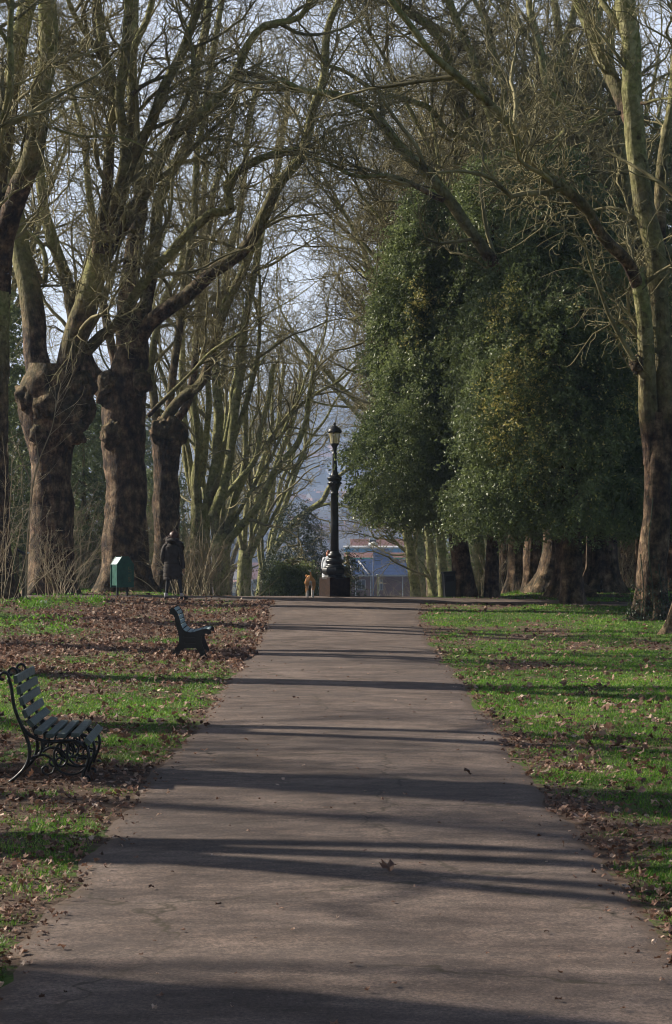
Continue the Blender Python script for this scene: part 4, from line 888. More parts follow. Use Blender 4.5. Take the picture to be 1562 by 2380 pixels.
J = [(-.03, 0, .92, .13, .11), (-.05, .0, 1.12, .125, .095), (-.05, .01, 1.32, .15, .10), (-.03, .03, 1.44, .055, .055), (-.02, .05, 1.52, .05), (-.01, .06, 1.62, .082, .095), (-.01, .065, 1.70, .06, .07),
     (-.12, 0, .86, .095), (-.15, .04, .50, .058), (-.19, .0, .12, .038), (-.195, .10, .045, .034), (-.195, .17, .035, .026),
     (.09, 0, .86, .095), (.15, -.02, .50, .058), (.205, -.10, .14, .038), (.26, -.03, .05, .034), (.31, .03, .035, .026),
     (-.21, .01, 1.37, .055), (-.275, .0, 1.12, .042), (-.24, .14, .93, .032),
     (.13, .01, 1.37, .055), (.20, -.02, 1.08, .042), (.245, .02, .82, .032)]
E = [(0, 1), (1, 2), (2, 3), (3, 4), (4, 5), (5, 6), (0, 7), (7, 8), (8, 9), (9, 10), (10, 11), (0, 12), (12, 13), (13, 14), (14, 15), (15, 16), (2, 17), (17, 18), (18, 19), (2, 20), (20, 21), (21, 22)]
skin('body', J, E, M_trous, wk)
# coat: elliptical rings with quilting grooves
cz = np.r_[np.linspace(.52, 1.44, 60)]
def ring(z): return np.interp(z, [.52, .60, .80, .95, 1.05, 1.2, 1.34, 1.40, 1.44], [.245, .25, .235, .20, .185, .195, .20, .16, .09])
m = MA(); seams = [.58, .68, .80, .91, 1.0, 1.09, 1.2, 1.31]
qv = 1-.055*sum(np.exp(-((cz-s)/.010)**2) for s in seams)
an = np.arange(28)*2*pi/28; cxx = np.interp(cz, [.52, .8, 1.05, 1.3, 1.44], [-.01, -.03, -.05, -.045, -.035])
v = np.stack([cxx[:, None]+ring(cz)[:, None]*qv[:, None]*np.cos(an)*(1+.02*np.sin(an*7+cz[:, None]*9)), .005+ring(cz)[:, None]*.66*qv[:, None]*np.sin(an), np.repeat(cz[:, None], 28, 1)], -1).reshape(-1, 3)
i = np.arange(59)[:, None]*28; j = np.arange(28)[None]; m.add(v, np.stack([i+j, i+(j+1) % 28, i+28+(j+1) % 28, i+28+j], -1).reshape(-1, 4))
def sleeve(m, pts, R): 
    P, Rr = resam(np.array(pts), np.array(R), 34); d = np.r_[0, np.cumsum(np.linalg.norm(np.diff(P, axis=0), axis=1))]; Rr = Rr*(1-.10*(np.cos(d/.085*2*pi) > .9)); m.add(*capped(P, Rr, 16))
sleeve(m, [(-.16, .01, 1.385), (-.225, .01, 1.33), (-.275, .0, 1.13), (-.262, .07, 1.0), (-.22, .155, .93)], [.075, .076, .068, .062, .05])
sleeve(m, [(.09, .01, 1.385), (.155, .01, 1.33), (.205, -.02, 1.10), (.225, 0, .95), (.25, .02, .80)], [.075, .076, .066, .058, .048])
coat = m.build('coat', M_coat, wk)
m = MA()   # thick collar and hood thrown back
th_ = np.linspace(0, 2*pi, 40); P = np.stack([-.01+.135*np.cos(th_)+.06*np.clip(np.cos(th_), 0, 1), .02+.10*np.sin(th_), 1.475-.035*np.cos(th_)-.02*np.sin(th_)], 1); m.add(*tubes(P, np.full(40, .052), 10))
P = np.stack([-.01+.11*np.cos(th_), .03+.085*np.sin(th_), 1.54+0*th_], 1); m.add(*tubes(P, np.full(40, .045), 10))
m.add(*capped([(.10, -.07, 1.47), (.18, -.08, 1.42), (.235, -.06, 1.34), (.24, -.05, 1.27)], [.06, .06, .05, .025], 12)); m.build('hood', M_coat, wk)
m = MA(); th2 = np.linspace(-pi/2, pi/2, 15); mm = MA(); lathe(mm, np.stack([np.sin(th2)*.135, np.cos(th2)*.112+.002], 1), 24, cap=False); v = mm.v[0]*(1+.06*fnoise(mm.v[0]*14, 4, 2))[:, None]+[0, .035, 1.625]; m.add(v, mm.q[0])
r = np.random.default_rng(5); n = 60; p = np.stack([r.normal(-.06, .03, n), r.normal(.02, .03, n), r.uniform(1.55, 1.68, n)], 1); d = np.stack([r.normal(-1, .3, n), r.normal(-.2, .3, n), r.normal(-.9, .3, n)], 1)
m.add(*tubes(*grow(p, d, r.uniform(.12, .22, n), 7, .1, -.1, np.full(n, .006), np.full(n, .002), r), 4)); m.build('hair', M_hair, wk)
m = MA(); box(m, (-.012, .148, 1.61), (.022, .03, .03));  m = MA(); hand(m, (.25, .02, .79), (.12, .05, -1), (-1, .1, 0), curl=.55); m.build('hand', M_skin, wk); m = MA(); hand(m, (-.225, .15, .93), (.5, .6, -.5), (.4, -.4, -.5)); m.build('hand', M_skin, wk); m = MA(); m.add(*capped([(-.01, .140, 1.635), (-.01, .160, 1.612), (-.01, .158, 1.600)], [.008, .012, .011], 8)); m.build('nose', M_skin, wk)
for sx_ in (-.045, .025):
    m = MA(); lathe(m, [(1.632, .004), (1.642, .011), (1.652, .004)], 10, (sx_, .146, 0)); m.build('eye', M_boot, wk)
    m = MA(); m.add(*capped([(-.01+(sx_+.01)*2.35, .06, 1.61), (-.01+(sx_+.01)*2.55, .055, 1.635), (-.01+(sx_+.01)*2.4, .06, 1.655)], [.008, .014, .010], 8)); m.build('ear', M_skin, wk)
m = MA(); m.add(*capped([(-.032, .144, 1.575), (-.01, .150, 1.573), (.012, .144, 1.575)], [.004, .006, .004], 8)); m.build('mouth', plain('lips', (.4, .15, .13), .5), wk)
for s_, x0, y0, ya, col in (('l', -.192, .0, 0.05, 0), ('r', .21, -.09, .8, 0)):
    m = MA(); lathe(m, [(.085, .052), (.12, .050), (.16, .047), (.175, .05)], 14, (x0, y0, 0)); m.build('sock', M_sock, wk)
    m = MA(); dd = np.array([math.sin(ya), cos(ya), 0]); c = np.array([x0, y0, 0]); P = [c-dd*.05+[0, 0, .045], c+dd*.02+[0, 0, .055], c+dd*.10+[0, 0, .045], c+dd*.17+[0, 0, .035], c+dd*.20+[0, 0, .03]]
    v, q, t = capped(P, [.042, .052, .048, .040, .02], 12); v[:, 2] = np.maximum(v[:, 2], .004); m.add(v, q, t); lathe(m, [(.01, .05), (.06, .052), (.10, .05)], 12, c); m.build('shoe', M_boot, wk)
P = np.array([(.262, .03, .70), (.24, .0, .66), (.19, -.03, .60), (.15, -.04, .56), (.115, -.04, .525), (.125, -.045, .505), (.16, -.045, .53), (.20, -.04, .60), (.245, .0, .67), (.268, .03, .70)]); m = MA(); m.add(*tubes(crom(P, 60), np.full(60, .0065), 6))
o = m.build('dog_lead', M_lead); o.location = (xw, yw, zw); tag(o, 'looped grey dog lead hanging from the walking person\'s right hand', 'dog lead')

# seated person on the far edge of the plinth
M_jack = plain('white_puffer_jacket', (.50, .54, .60), .6, 0, .06, 8, .002)
sp = thing('person', 'person in a white puffer jacket sitting behind the lamp post, hair tied up', 'person', (xL, DL, zL))
J = [(-.10, .36, .60, .12, .10), (-.115, .38, .80, .13, .10), (-.125, .42, .99, .14, .09), (-.13, .46, 1.07, .05), (-.13, .52, 1.12, .075, .085), (-.13, .545, 1.17, .05),
     (-.18, .50, .58, .08), (-.20, .78, .54, .055), (-.21, .80, .12, .04), (-.21, .92, .05, .034), (-.02, .50, .58, .08), (.0, .78, .54, .055), (.01, .80, .12, .04), (.01, .92, .05, .034),
     (-.27, .43, .99, .05), (-.28, .56, .78, .04), (-.20, .72, .68, .03), (.02, .43, .99, .05), (.05, .56, .78, .04), (-.04, .72, .68, .03)]
E = [(0, 1), (1, 2), (2, 3), (3, 4), (4, 5), (0, 6), (6, 7), (7, 8), (8, 9), (0, 10), (10, 11), (11, 12), (12, 13), (2, 14), (14, 15), (15, 16), (2, 17), (17, 18), (18, 19)]
skin('body', J, E, M_trous, sp)
m = MA(); z_ = np.linspace(.50, 1.10, 40); rd = np.interp(z_, [.50, .62, .85, 1.0, 1.06, 1.10], [.235, .225, .205, .19, .13, .06])*(1-.02*(np.cos(z_/.11*2*pi) > .85))
an = np.arange(24)*2*pi/24; yc = np.interp(z_, [.5, .8, 1.1], [.40, .40, .45]); v = np.stack([-.105+rd[:, None]*np.cos(an), yc[:, None]+rd[:, None]*.72*np.sin(an), np.repeat(z_[:, None], 24, 1)], -1).reshape(-1, 3)
i = np.arange(39)[:, None]*24; j = np.arange(24)[None]; m.add(v, np.stack([i+j, i+(j+1) % 24, i+24+(j+1) % 24, i+24+j], -1).reshape(-1, 4))
sleeve(m, [(-.23, .42, 1.02), (-.275, .44, .95), (-.295, .56, .76), (-.20, .70, .69)], [.07, .068, .058, .045]); sleeve(m, [(0, .42, 1.02), (.045, .44, .95), (.06, .56, .76), (-.03, .70, .69)], [.07, .068, .058, .045]); m.build('jacket', M_jack, sp)
m = MA(); mm = MA(); lathe(mm, np.stack([np.sin(th2)*.10, np.cos(th2)*.092+.002], 1), 20, cap=False); v = mm.v[0]*(1+.1*fnoise(mm.v[0]*18, 6, 2))[:, None]; m.add(v+[-.135, .50, 1.125], mm.q[0]); m.add(v*.5+[-.16, .42, 1.19], mm.q[0]); m.build('hair', plain('ginger_hair', (.30, .09, .035), .5, 0, .4, 30, .004), sp)
m = MA(); hand(m, (-.2, .72, .68), (.5, .8, -.1), (0, 0, -1)); m.build('hand', M_skin, sp); m = MA(); hand(m, (-.04, .72, .68), (-.5, .8, -.1), (0, 0, -1)); m.build('hand', M_skin, sp)

# ------------------------------------------------------------------ dog
m, nt, b = mat('tan_and_white_coat'); t = attr(nt); co = coords(nt); nt.links.new(mix(nt, .15, ramp(nt, t, [(.42, (.85, .42, .15)), (.58, (.92, .88, .82))]), (.2, .08, .03)), b.inputs['Base Color']); b.inputs['Roughness'].default_value = .7; bump(nt, noise(nt, co, 90, 3), b, .004, .5)
M_dog = m
xd, yd = (721.5-781)*55.6/F, 55.6; zd = float(ground(xd, yd))+.03
dog = thing('dog', 'tan and white short haired dog seen from behind with its tail raised', 'dog', (xd, yd, zd), RAD(4))
J = [(0, 0, .47, .095, .10), (0, .16, .46, .105, .115), (0, .36, .45, .125, .14), (0, .50, .47, .11, .13), (0, .60, .50, .065, .075), (0, .68, .53, .06), (0, .74, .53, .062), (0, .83, .50, .035), (0, .90, .485, .026),
     (-.075, -.02, .42, .06, .075), (-.085, .05, .30, .042, .055), (-.075, -.06, .19, .023), (-.068, -.045, .10, .018), (-.066, -.035, .03, .020), (-.066, .0, .02, .018),
     (.075, -.02, .42, .06, .075), (.085, .05, .30, .042, .055), (.08, -.06, .19, .023), (.074, -.045, .10, .018), (.074, -.035, .03, .020), (.074, .0, .02, .018),
     (-.075, .47, .38, .05), (-.075, .45, .26, .028), (-.07, .47, .14, .022), (-.07, .475, .03, .021), (-.07, .51, .02, .018),
     (.075, .47, .38, .05), (.075, .45, .26, .028), (.07, .47, .14, .022), (.07, .475, .03, .021), (.07, .51, .02, .018),
     (0, -.075, .52, .024), (.003, -.115, .58, .021), (.0, -.13, .65, .020), (-.02, -.135, .705, .020), (-.048, -.135, .722, .016), (-.068, -.135, .70, .008)]
E = [(0, 1), (1, 2), (2, 3), (3, 4), (4, 5), (5, 6), (6, 7), (7, 8), (0, 9), (9, 10), (10, 11), (11, 12), (12, 13), (13, 14), (0, 15), (15, 16), (16, 17), (17, 18), (18, 19), (19, 20),
     (3, 21), (21, 22), (22, 23), (23, 24), (24, 25), (3, 26), (26, 27), (27, 28), (28, 29), (29, 30), (0, 31), (31, 32), (32, 33), (33, 34), (34, 35), (35, 36)]
tmp = skin('body', J, E, M_dog, None); dg = bpy.context.evaluated_depsgraph_get(); me = bpy.data.meshes.new_from_object(tmp.evaluated_get(dg)); bpy.data.objects.remove(tmp)
V = np.empty(len(me.vertices)*3); me.vertices.foreach_get('co', V); V = V.reshape(-1, 3); x, y, z = V.T
wht = np.clip(np.maximum.reduce([1.25*(1-np.hypot(x/.055, (z-.35)/.14))*(y < .0)*2, sstep(.24, .16, z)*1.0, sstep(.665, .70, z)*(y < -.05), sstep(.40, .30, z)*(np.abs(x) < .06)*(y > 0)])+.12*fnoise(V*30, 3, 2), 0, 1)
wht = np.where((np.abs(x) > .085) & (z > .12), wht*.3, wht)
a_ = me.attributes.new('tint', 'FLOAT', 'POINT'); a_.data.foreach_set('value', wht.astype(np.float32)); me.polygons.foreach_set('use_smooth', np.full(len(me.polygons), True)); me.materials.clear(); me.materials.append(M_dog)
link('body', me, dog)
for sx_ in (-1, 1):
    m = MA(); m.add(*capped([(sx_*.035, .72, .575), (sx_*.065, .71, .59), (sx_*.085, .72, .55)], [.022, .02, .006], 8)); m.build('ear', M_dog, dog)
m = MA(); m.add(*capped([(0, .905, .495), (0, .925, .492)], [.013, .010], 8)); m.build('nose', M_black, dog)

# ------------------------------------------------------------------ benches
xb, yb = -2.12, 17.9; zb = float(ground(xb+.0, yb+.6))+.0
bench = thing('park_bench', 'green slatted bench with scrolled iron frames nearest to the camera', 'bench', (xb, yb, zb), RAD(2.5), 'benches along the left verge')
S = 1520.0
def bp(l): return [((a-1040)/S, (1640-b)/S) for a, b in l]
CUR = [(bp([(112, 330), (150, 440), (172, 620), (222, 800), (288, 950), (340, 1080), (375, 1200), (372, 1350), (312, 1480), (205, 1590), (120, 1655)]), .015, 9),
       (bp([(122, 335), (108, 285), (62, 258), (14, 282), (4, 322), (30, 350), (55, 335)]), .011, 6),
       (bp([(288, 950), (375, 1045), (520, 1115), (700, 1138), (900, 1128), (1000, 1150), (1085, 1215)]), .015, 8),
       (bp([(1000, 1150), (1082, 1190), (1120, 1260), (1125, 1350), (1100, 1450), (1065, 1530), (1040, 1650)]), .014, 8),
       (bp([(372, 1365), (450, 1325), (540, 1305), (630, 1335), (690, 1400), (712, 1470)]), .010, 6),
       (bp([(535, 1120), (535, 1210), (510, 1310)]), .010, 4),
       (bp([(548, 1270), (620, 1222), (720, 1214), (800, 1262), (852, 1340), (842, 1402), (790, 1452), (735, 1432), (716, 1380), (750, 1345), (798, 1362)]), .010, 8),
       (bp([(880, 1135), (852, 1230), (870, 1330), (930, 1410), (1020, 1450), (1100, 1440)]), .010, 7),
       (bp([(780, 1140), (712, 1220), (690, 1300), (700, 1400), (716, 1480)]), .010, 7),
       (bp([(700, 1470), (670, 1530), (600, 1556), (545, 1520), (545, 1470), (590, 1450), (622, 1482)]), .009, 7),
       (bp([(722, 1470), (790, 1530), (900, 1556), (1000, 1536), (1068, 1490)]), .010, 6),
       (bp([(930, 1130), (985, 1190), (1000, 1240), (975, 1300), (930, 1335), (888, 1325)]), .009, 7),
       (bp([(1120, 1330), (1060, 1318), (1000, 1330), (978, 1380), (990, 1400)]), .008, 5),
       (bp([(1044, 1620), (1070, 1655), (1120, 1650), (1140, 1610), (1115, 1580), (1085, 1590)]), .011, 6)]
for yo in (.06, .75, 1.44):
    m = MA()
    for pts, rr, n in CUR:
        P = crom(np.array([(x, yo, z) for x, z in pts]), n*5); m.add(*capped(P, np.full(len(P), rr), 8))
    m.build('frame', M_iron, bench)
cen = bp([(172, 350), (212, 490), (246, 630), (292, 795), (372, 930), (490, 1055), (640, 1098), (790, 1100), (960, 1092), (1090, 1165)])
tl = [(.12, -1), (.18, -1), (.26, -1), (.40, -1), (.72, -.75), (1, -.18), (1, -.03), (1, 0), (1, -.03), (.74, -.66)]
for k, ((x, z), (dx, dz)) in enumerate(zip(cen, tl)):
    L_ = math.hypot(dx, dz); dx /= L_; dz /= L_; nx_, nz_ = -dz, dx
    Rm = np.array([[dx, 0, nx_], [0, 1, 0], [dz, 0, nz_]]); m = MA(); w_, t_ = .068, .034; b_ = .006
    pr = [(-w_/2+b_, -t_/2), (w_/2-b_, -t_/2), (w_/2, -t_/2+b_), (w_/2, t_/2-b_), (w_/2-b_, t_/2), (-w_/2+b_, t_/2), (-w_/2, t_/2-b_), (-w_/2, -t_/2+b_)]
    v = [(a, yy, b) for yy in (0, 1.5) for a, b in pr]; v = np.array(v)@Rm.T+np.array([x+nx_*.028, 0, z+nz_*.028])
    q = [[i, (i+1) % 8, 8+(i+1) % 8, 8+i] for i in range(8)]; t = [[0, i+1, i] for i in range(1, 7)]+[[8, 8+i, 9+i] for i in range(1, 7)]
    m.add(v, q, t); m.build('backrest_slat' if k < 5 else 'seat_slat', M_slatgreen, bench, smooth=False)
xb, yb = -2.12, 35.4; zb = float(ground(xb-.2, yb+.8))+.0
b2 = thing('park_bench', 'bench with solid black end frames and pale slats standing in the dead leaves', 'bench', (xb, yb, zb), RAD(1.5), 'benches along the left verge')
def b2p(l): return [((a-985)/1045., (1140-b)/1045.) for a, b in l]
out_ = b2p([(330, 300), (385, 256), (418, 285), (455, 325), (482, 372), (500, 430), (516, 490), (535, 560), (560, 620), (590, 655), (630, 680), (700, 690), (760, 680), (830, 658), (900, 638), (960, 630), (1010, 636), (1046, 655), (1052, 690), (1042, 726), (1005, 722), (960, 712), (915, 722), (885, 755), (878, 830), (905, 920), (950, 1030), (990, 1110), (994, 1140), (838, 1140), (846, 1115), (862, 1090), (840, 1030), (800, 970), (780, 965), (560, 965), (535, 990), (510, 1040), (488, 1080), (455, 1110), (400, 1108), (350, 1100), (372, 1070), (420, 1000), (462, 935), (492, 880), (500, 820), (500, 760), (480, 690), (452, 600), (436, 520), (426, 450), (405, 400), (380, 374), (345, 376), (328, 350), (345, 325)])
ho1 = b2p([(582, 862), (600, 850), (780, 850), (792, 866), (782, 884), (600, 884)]); ho2 = b2p([(575, 760), (780, 764), (775, 776), (580, 772)])
for yo in (.06, 1.74):
    o = outline('frame', [out_, ho1, ho2], .06, M_iron, b2); o.location = (0, yo, 0)
top = b2p([(392, 268), (440, 318), (474, 392), (498, 470), (520, 548), (555, 625), (625, 684), (705, 696), (785, 682), (868, 655), (950, 640), (1010, 646)])
for k in range(11):
    a, b_ = np.array(top[k]), np.array(top[k+1]); c = (a+b_)/2; d = (b_-a)/np.linalg.norm(b_-a); Rm = np.array([[d[0], 0, -d[1]], [0, 1, 0], [d[1], 0, d[0]]])
    m = MA(); box(m, (c[0]-d[1]*(-.004), .9, c[1]-.010), (np.linalg.norm(b_-a)*.74, 1.70, .026), Rm); m.build('backrest_slat' if k < 5 else 'seat_slat', M_slatgrey, b2, smooth=False)

# ------------------------------------------------------------------ bins
D = 56.2; xg = (284-781)*D/F; zg = float(ground(xg, D))
bn = thing('litter_bin', 'green metal litter bin on two posts with a sloped lid', 'litter bin', (xg, D, zg), RAD(34))
hw, hd = .24, .165      # half length (lettered side), half depth (lit narrow side)
def boxy(m, x0, x1, pr): # extrude profile (y,z) along x
    n = len(pr); v = [(x, a, b) for x in (x0, x1) for a, b in pr]; m.add(v, [[i, (i+1) % n, n+(i+1) % n, n+i] for i in range(n)], [[0, i+1, i] for i in range(1, n-1)]+[[n, n+i, n+i+1] for i in range(1, n-1)])
# the gable shaped box: ridge along y, lids slope down to -x (lit) and +x
z0, z1, z2 = .26, .86, 1.06
def boxx(m, y0, y1, pr):
    n = len(pr); v = [(a, y, b) for y in (y0, y1) for a, b in pr]; m.add(v, [[i, n+i, n+(i+1) % n, (i+1) % n] for i in range(n)], [[0, i, i+1] for i in range(1, n-1)]+[[n, n+i+1, n+i] for i in range(1, n-1)])
m = MA(); boxx(m, -hd+.02, hd-.02, [(-hw+.01, z0+.05), (hw-.01, z0+.05), (hw-.01, z1), (-hw+.01, z1)]); m.build('body', M_bingreen, bn, smooth=False)
for yy in (-hd, hd):
    m = MA(); boxx(m, yy-.012, yy+.012, [(-hw-.01, z0), (hw+.01, z0), (hw+.01, z1), (hw*.42, z2+.01), (-hw*.42, z2+.01), (-hw-.01, z1)]); m.build('side_panel', M_bingreen, bn, smooth=False)
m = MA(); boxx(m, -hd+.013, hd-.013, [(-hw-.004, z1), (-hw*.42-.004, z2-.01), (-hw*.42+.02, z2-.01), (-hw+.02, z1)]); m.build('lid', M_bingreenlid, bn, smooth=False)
m = MA(); boxx(m, -hd+.013, hd-.013, [(hw+.004, z1), (hw-.02, z1), (hw*.42-.02, z2-.01), (hw*.42+.004, z2-.01)]); boxx(m, -hd+.013, hd-.013, [(-hw*.42+.021, z2-.03), (hw*.42-.021, z2-.03), (hw*.42-.021, z2-.012), (-hw*.42+.021, z2-.012)]); m.build('lid', M_bingreen, bn, smooth=False)
for xx in (-.14, .14):
    m = MA(); box(m, (xx, 0, .13), (.05, .05, .36)); m.build('post', M_iron, bn, smooth=False)
M_gold = plain('faded_gold_lettering', (.16, .17, .08), .6, 0, .4, 60)
fc = bpy.data.curves.new('lettering', 'FONT'); fc.body = 'LITTER'; fc.size = .135; fc.extrude = .0015; fc.align_x = 'CENTER'; fc.align_y = 'CENTER'
fo = bpy.data.objects.new('lettering', fc); COL.objects.link(fo); dg = bpy.context.evaluated_depsgraph_get(); me = bpy.data.meshes.new_from_object(fo.evaluated_get(dg)); bpy.data.objects.remove(fo); me.materials.clear(); me.materials.append(M_gold)
fo = link('lettering', me, bn); fo.rotation_euler = (RAD(90), RAD(90), 0); fo.location = (.12, -hd-.0145, .60)
D = 57.5; xk = (1046-781)*D/F; zk = float(ground(xk, D))
bk = thing('litter_bin', 'tall black slab sided bin leaning slightly in front of the right row', 'litter bin', (xk, D, zk), RAD(10)); bk.rotation_euler[1] = RAD(-4)
m = MA(); boxx(m, -.13, .13, [(-.155, -.1), (.155, -.1), (.155, .64), (-.155, .64)]); m.build('body', M_black, bk, smooth=False)
m = MA(); box(m, (0, 0, .665), (.335, .285, .055)); m.build('lid', M_black, bk, smooth=False)
m = MA(); box(m, (0, -.134, .50), (.22, .012, .15)); m.build('opening', plain('bin_opening', (.004, .004, .004), .9), bk, smooth=False)
m = MA(); box(m, (0, -.1345, .22), (.25, .009, .36)); m.build('door', M_black, bk, smooth=False)
m = MA(); r = np.random.default_rng(4); c = at(98, 1415, 52); n_ = 7; V = np.array([[i/6*.22-.11, j/3*.14-.07, .05*r.random()] for i in range(7) for j in range(4)]); q = [[i*4+j, (i+1)*4+j, (i+1)*4+j+1, i*4+j+1] for i in range(6) for j in range(3)]; m.add(V, q)
o = m.build('paper_scrap', M_white, smooth=False); o.location = (c[0], 52, float(ground(c[0], 52))+.03); o.rotation_euler[0] = .5; tag(o, 'crumpled white paper scrap in the weeds at the left', 'litter')

# ------------------------------------------------------------------ buildings in the valley
m, nt, b = mat('slate_roof'); L = nt.links; tc = N(nt, 'TexCoord'); br_ = N(nt, 'TexBrick'); L.new(tc.outputs['UV'], br_.inputs[0])
co = coords(nt, (1, 3, 3)); wv = N(nt, 'TexWave', bands_direction='Z'); wv.inputs['Scale'].default_value = .9; wv.inputs['Distortion'].default_value = .3; L.new(coords(nt), wv.inputs[0])
c = mix(nt, .5, ramp(nt, noise(nt, co, 2.5, 5), [(.3, (.015, .035, .10)), (.7, (.035, .065, .15))]), ramp(nt, wv.outputs['Fac'], [(.1, (.35, .35, .4)), (.35, (1, 1, 1))]), 'MULTIPLY')
L.new(c, b.inputs['Base Color']); b.inputs['Roughness'].default_value = .9; b.inputs['Specular IOR Level'].default_value = .1; nt.nodes.remove(br_); M_slate = m
def brickm(name, c1_, c2_, sc):
    m, nt, b = mat(name); L = nt.links; br = N(nt, 'TexBrick'); br.inputs['Scale'].default_value = sc; br.inputs['Color1'].default_value = (*c1_, 1); br.inputs['Color2'].default_value = (*c2_, 1); br.inputs['Mortar'].default_value = (.11, .09, .08, 1)
    mp = N(nt, 'Mapping'); mp.inputs['Rotation'].default_value = (RAD(90), 0, 0); tc = N(nt, 'TexCoord'); L.new(tc.outputs['Object'], mp.inputs[0]); L.new(mp.outputs[0], br.inputs[0]); L.new(br.outputs[0], b.inputs['Base Color']); b.inputs['Roughness'].default_value = .9; return m
M_brick = brickm('red_brown_brick', (.15, .05, .032), (.10, .036, .024), 3.2)
M_tile = plain('red_clay_tiles', (.13, .048, .038), .9, 0, .35, 3); M_blue = plain('blue_painted_wall', (.13, .40, .75), .6, 0, .12, 1); M_win = plain('dark_window_glass', (.015, .02, .035), .6); M_green = plain('green_gutter', (.12, .55, .42), .5); M_grey = plain('grey_render', (.38, .38, .40), .8)
def X_(px, D): return (px-781)*D/F
def Z_(py, D): return EZ+(1290-py)*D/F
D = 240.; b1 = thing('brick_building', 'low brick building with a blue grey slate roof beyond the lamp', 'building', (X_(880, D), D, Z_(1335, D)))
def bx(m, x0, x1, y0, y1, z0, z1): box(m, ((x0+x1)/2, (y0+y1)/2, (z0+z1)/2), (abs(x1-x0), abs(y1-y0), abs(z1-z0)))
ox, oz = X_(880, D), Z_(1335, D)
def lx(px): return X_(px, D)-ox
def lz_(py): return Z_(py, D)-oz
m = MA(); bx(m, lx(815), lx(1020), 0, 9, -7, 0); m.build('wall', M_brick, b1, smooth=False)
m = MA(); xl, xr, e = lx(800), lx(1030), -.45; rz_ = lz_(1299)
v = [(xl, e, -.1), (xr, e, -.1), (xr, 9.5, -.1), (xl, 9.5, -.1), (xl+.9, 4.6, rz_), (xr-2, 4.6, rz_)]; m.add(v, [[0, 1, 5, 4], [2, 3, 4, 5]], [[3, 0, 4], [1, 2, 5], [0, 2, 1], [0, 3, 2]])
v = [(lx(870), 2.9, rz_-.6), (lx(925), 2.9, rz_-.6), (lx(905), 6, lz_(1274)), (lx(872), 6, lz_(1274)), (lx(925), 9, rz_-.6), (lx(870), 9, rz_-.6)]; m.add(v, [[0, 1, 2, 3], [4, 5, 3, 2]], [[1, 4, 2], [5, 0, 3]]); m.build('roof', M_slate, b1, smooth=False)
m = MA(); m.add(*capped([(lx(834), 3.6, rz_-.25), (lx(858), -.35, 0.02)], [.09, .09], 6)); m.add(*capped([(lx(812), 4, rz_-.1), (lx(818), -.3, 0.05)], [.06, .06], 6)); m.build('ridge_tiles', M_grey, b1)
m = MA(); bx(m, xl, xr, -.58, -.45, -.22, -.05); m.build('gutter', M_grey, b1, smooth=False)
for px in (827, 862, 936): m = MA(); m.add(*capped([(lx(px), -.08, -.2), (lx(px), -.08, -6)], [.055, .055], 6)); m.build('drainpipe', M_white, b1)
for pa, pb in ((831, 849), (878, 890)):
    m = MA(); xa, xb_, za, zb_ = lx(pa), lx(pb), lz_(1371), lz_(1348)
    for (a1, a2, c1_2, c2_2) in ((xa, xb_, za-.04, za+.03), (xa, xb_, zb_-.03, zb_+.04), (xa-.03, xa+.04, za, zb_), (xb_-.04, xb_+.03, za, zb_), ((xa+xb_)/2-.02, (xa+xb_)/2+.02, za, zb_)): bx(m, a1, a2, -.06, -.004, c1_2, c2_2)
    w_ = m.build('window', M_blue if 0 else M_grey, b1, smooth=False); m = MA(); bx(m, xa+.04, xb_-.04, -.03, -.01, za+.03, zb_-.03); m.build('pane', M_win, w_, smooth=False)
def shed_bld(name, label, D, px0, px1, pyr, pye, wall, roof, depth=10, gut=None, extra=None):
    x0, x1, zr, ze = X_(px0, D), X_(px1, D), Z_(pyr, D), Z_(pye, D); o = thing(name, label, 'building', ((x0+x1)/2, D, ze)); hw_ = (x1-x0)/2
    m = MA(); bx(m, -hw_+.2, hw_-.2, 0, depth, -8, -.02); m.build('wall', wall, o, smooth=False)
    m = MA(); h = zr-ze; v = [(-hw_, -.3, 0), (hw_, -.3, 0), (hw_, depth/2, h), (-hw_, depth/2, h), (hw_, depth+.3, 0), (-hw_, depth+.3, 0)]; m.add(v, [[0, 1, 2, 3], [3, 2, 4, 5], [0, 5, 4, 1]], [[1, 4, 2], [0, 3, 5]]); m.build('roof', roof, o, smooth=False)
    if gut: m = MA(); bx(m, -hw_, hw_, -.45, -.3, -.12, .05); m.build('gutter', gut, o, smooth=False)
    return o
shed_bld('tiled_building', 'low building with a red tiled roof and green gutter above the slate roof', 262, 800, 960, 1284, 1297, M_grey, M_tile, 8, M_green)
bb = shed_bld('blue_building', 'bright blue walled building behind the slate roof', 300, 798, 1010, 1268, 1272.5, M_blue, M_grey, 6, M_white)
shed_bld('tiled_building', 'long red roof stretching across behind the blue building', 330, 815, 985, 1252, 1269, M_grey, M_tile, 8)
m = MA(); v = []; 
D = 318; a, b_ = X_(857, D), X_(874, D); z0_, z1_ = Z_(1268, D), Z_(1250, D); zc = z0_-12
vt = thing('roof_vent', 'pale tapered chimney stack rising in front of the long red roof', 'chimney', ((a+b_)/2, D, Z_(1268, D)))
m.add([(-(b_-a)/2*k-.15*(k-1), -.6*s, z) for z, k in ((-9, 1.3), (-.6, 1.25), (z1_-z0_, .8)) for s in (1, -1)]+[((b_-a)/2*k, -.6*s, z) for z, k in ((-9, 1.3), (-.6, 1.25), (z1_-z0_, .8)) for s in (1, -1)],
      [[0, 6, 8, 2], [2, 8, 10, 4], [1, 3, 9, 7], [3, 5, 11, 9], [0, 2, 3, 1], [2, 4, 5, 3], [6, 7, 9, 8], [8, 9, 11, 10], [4, 10, 11, 5]]); m.build('stack', M_white, vt, smooth=False)
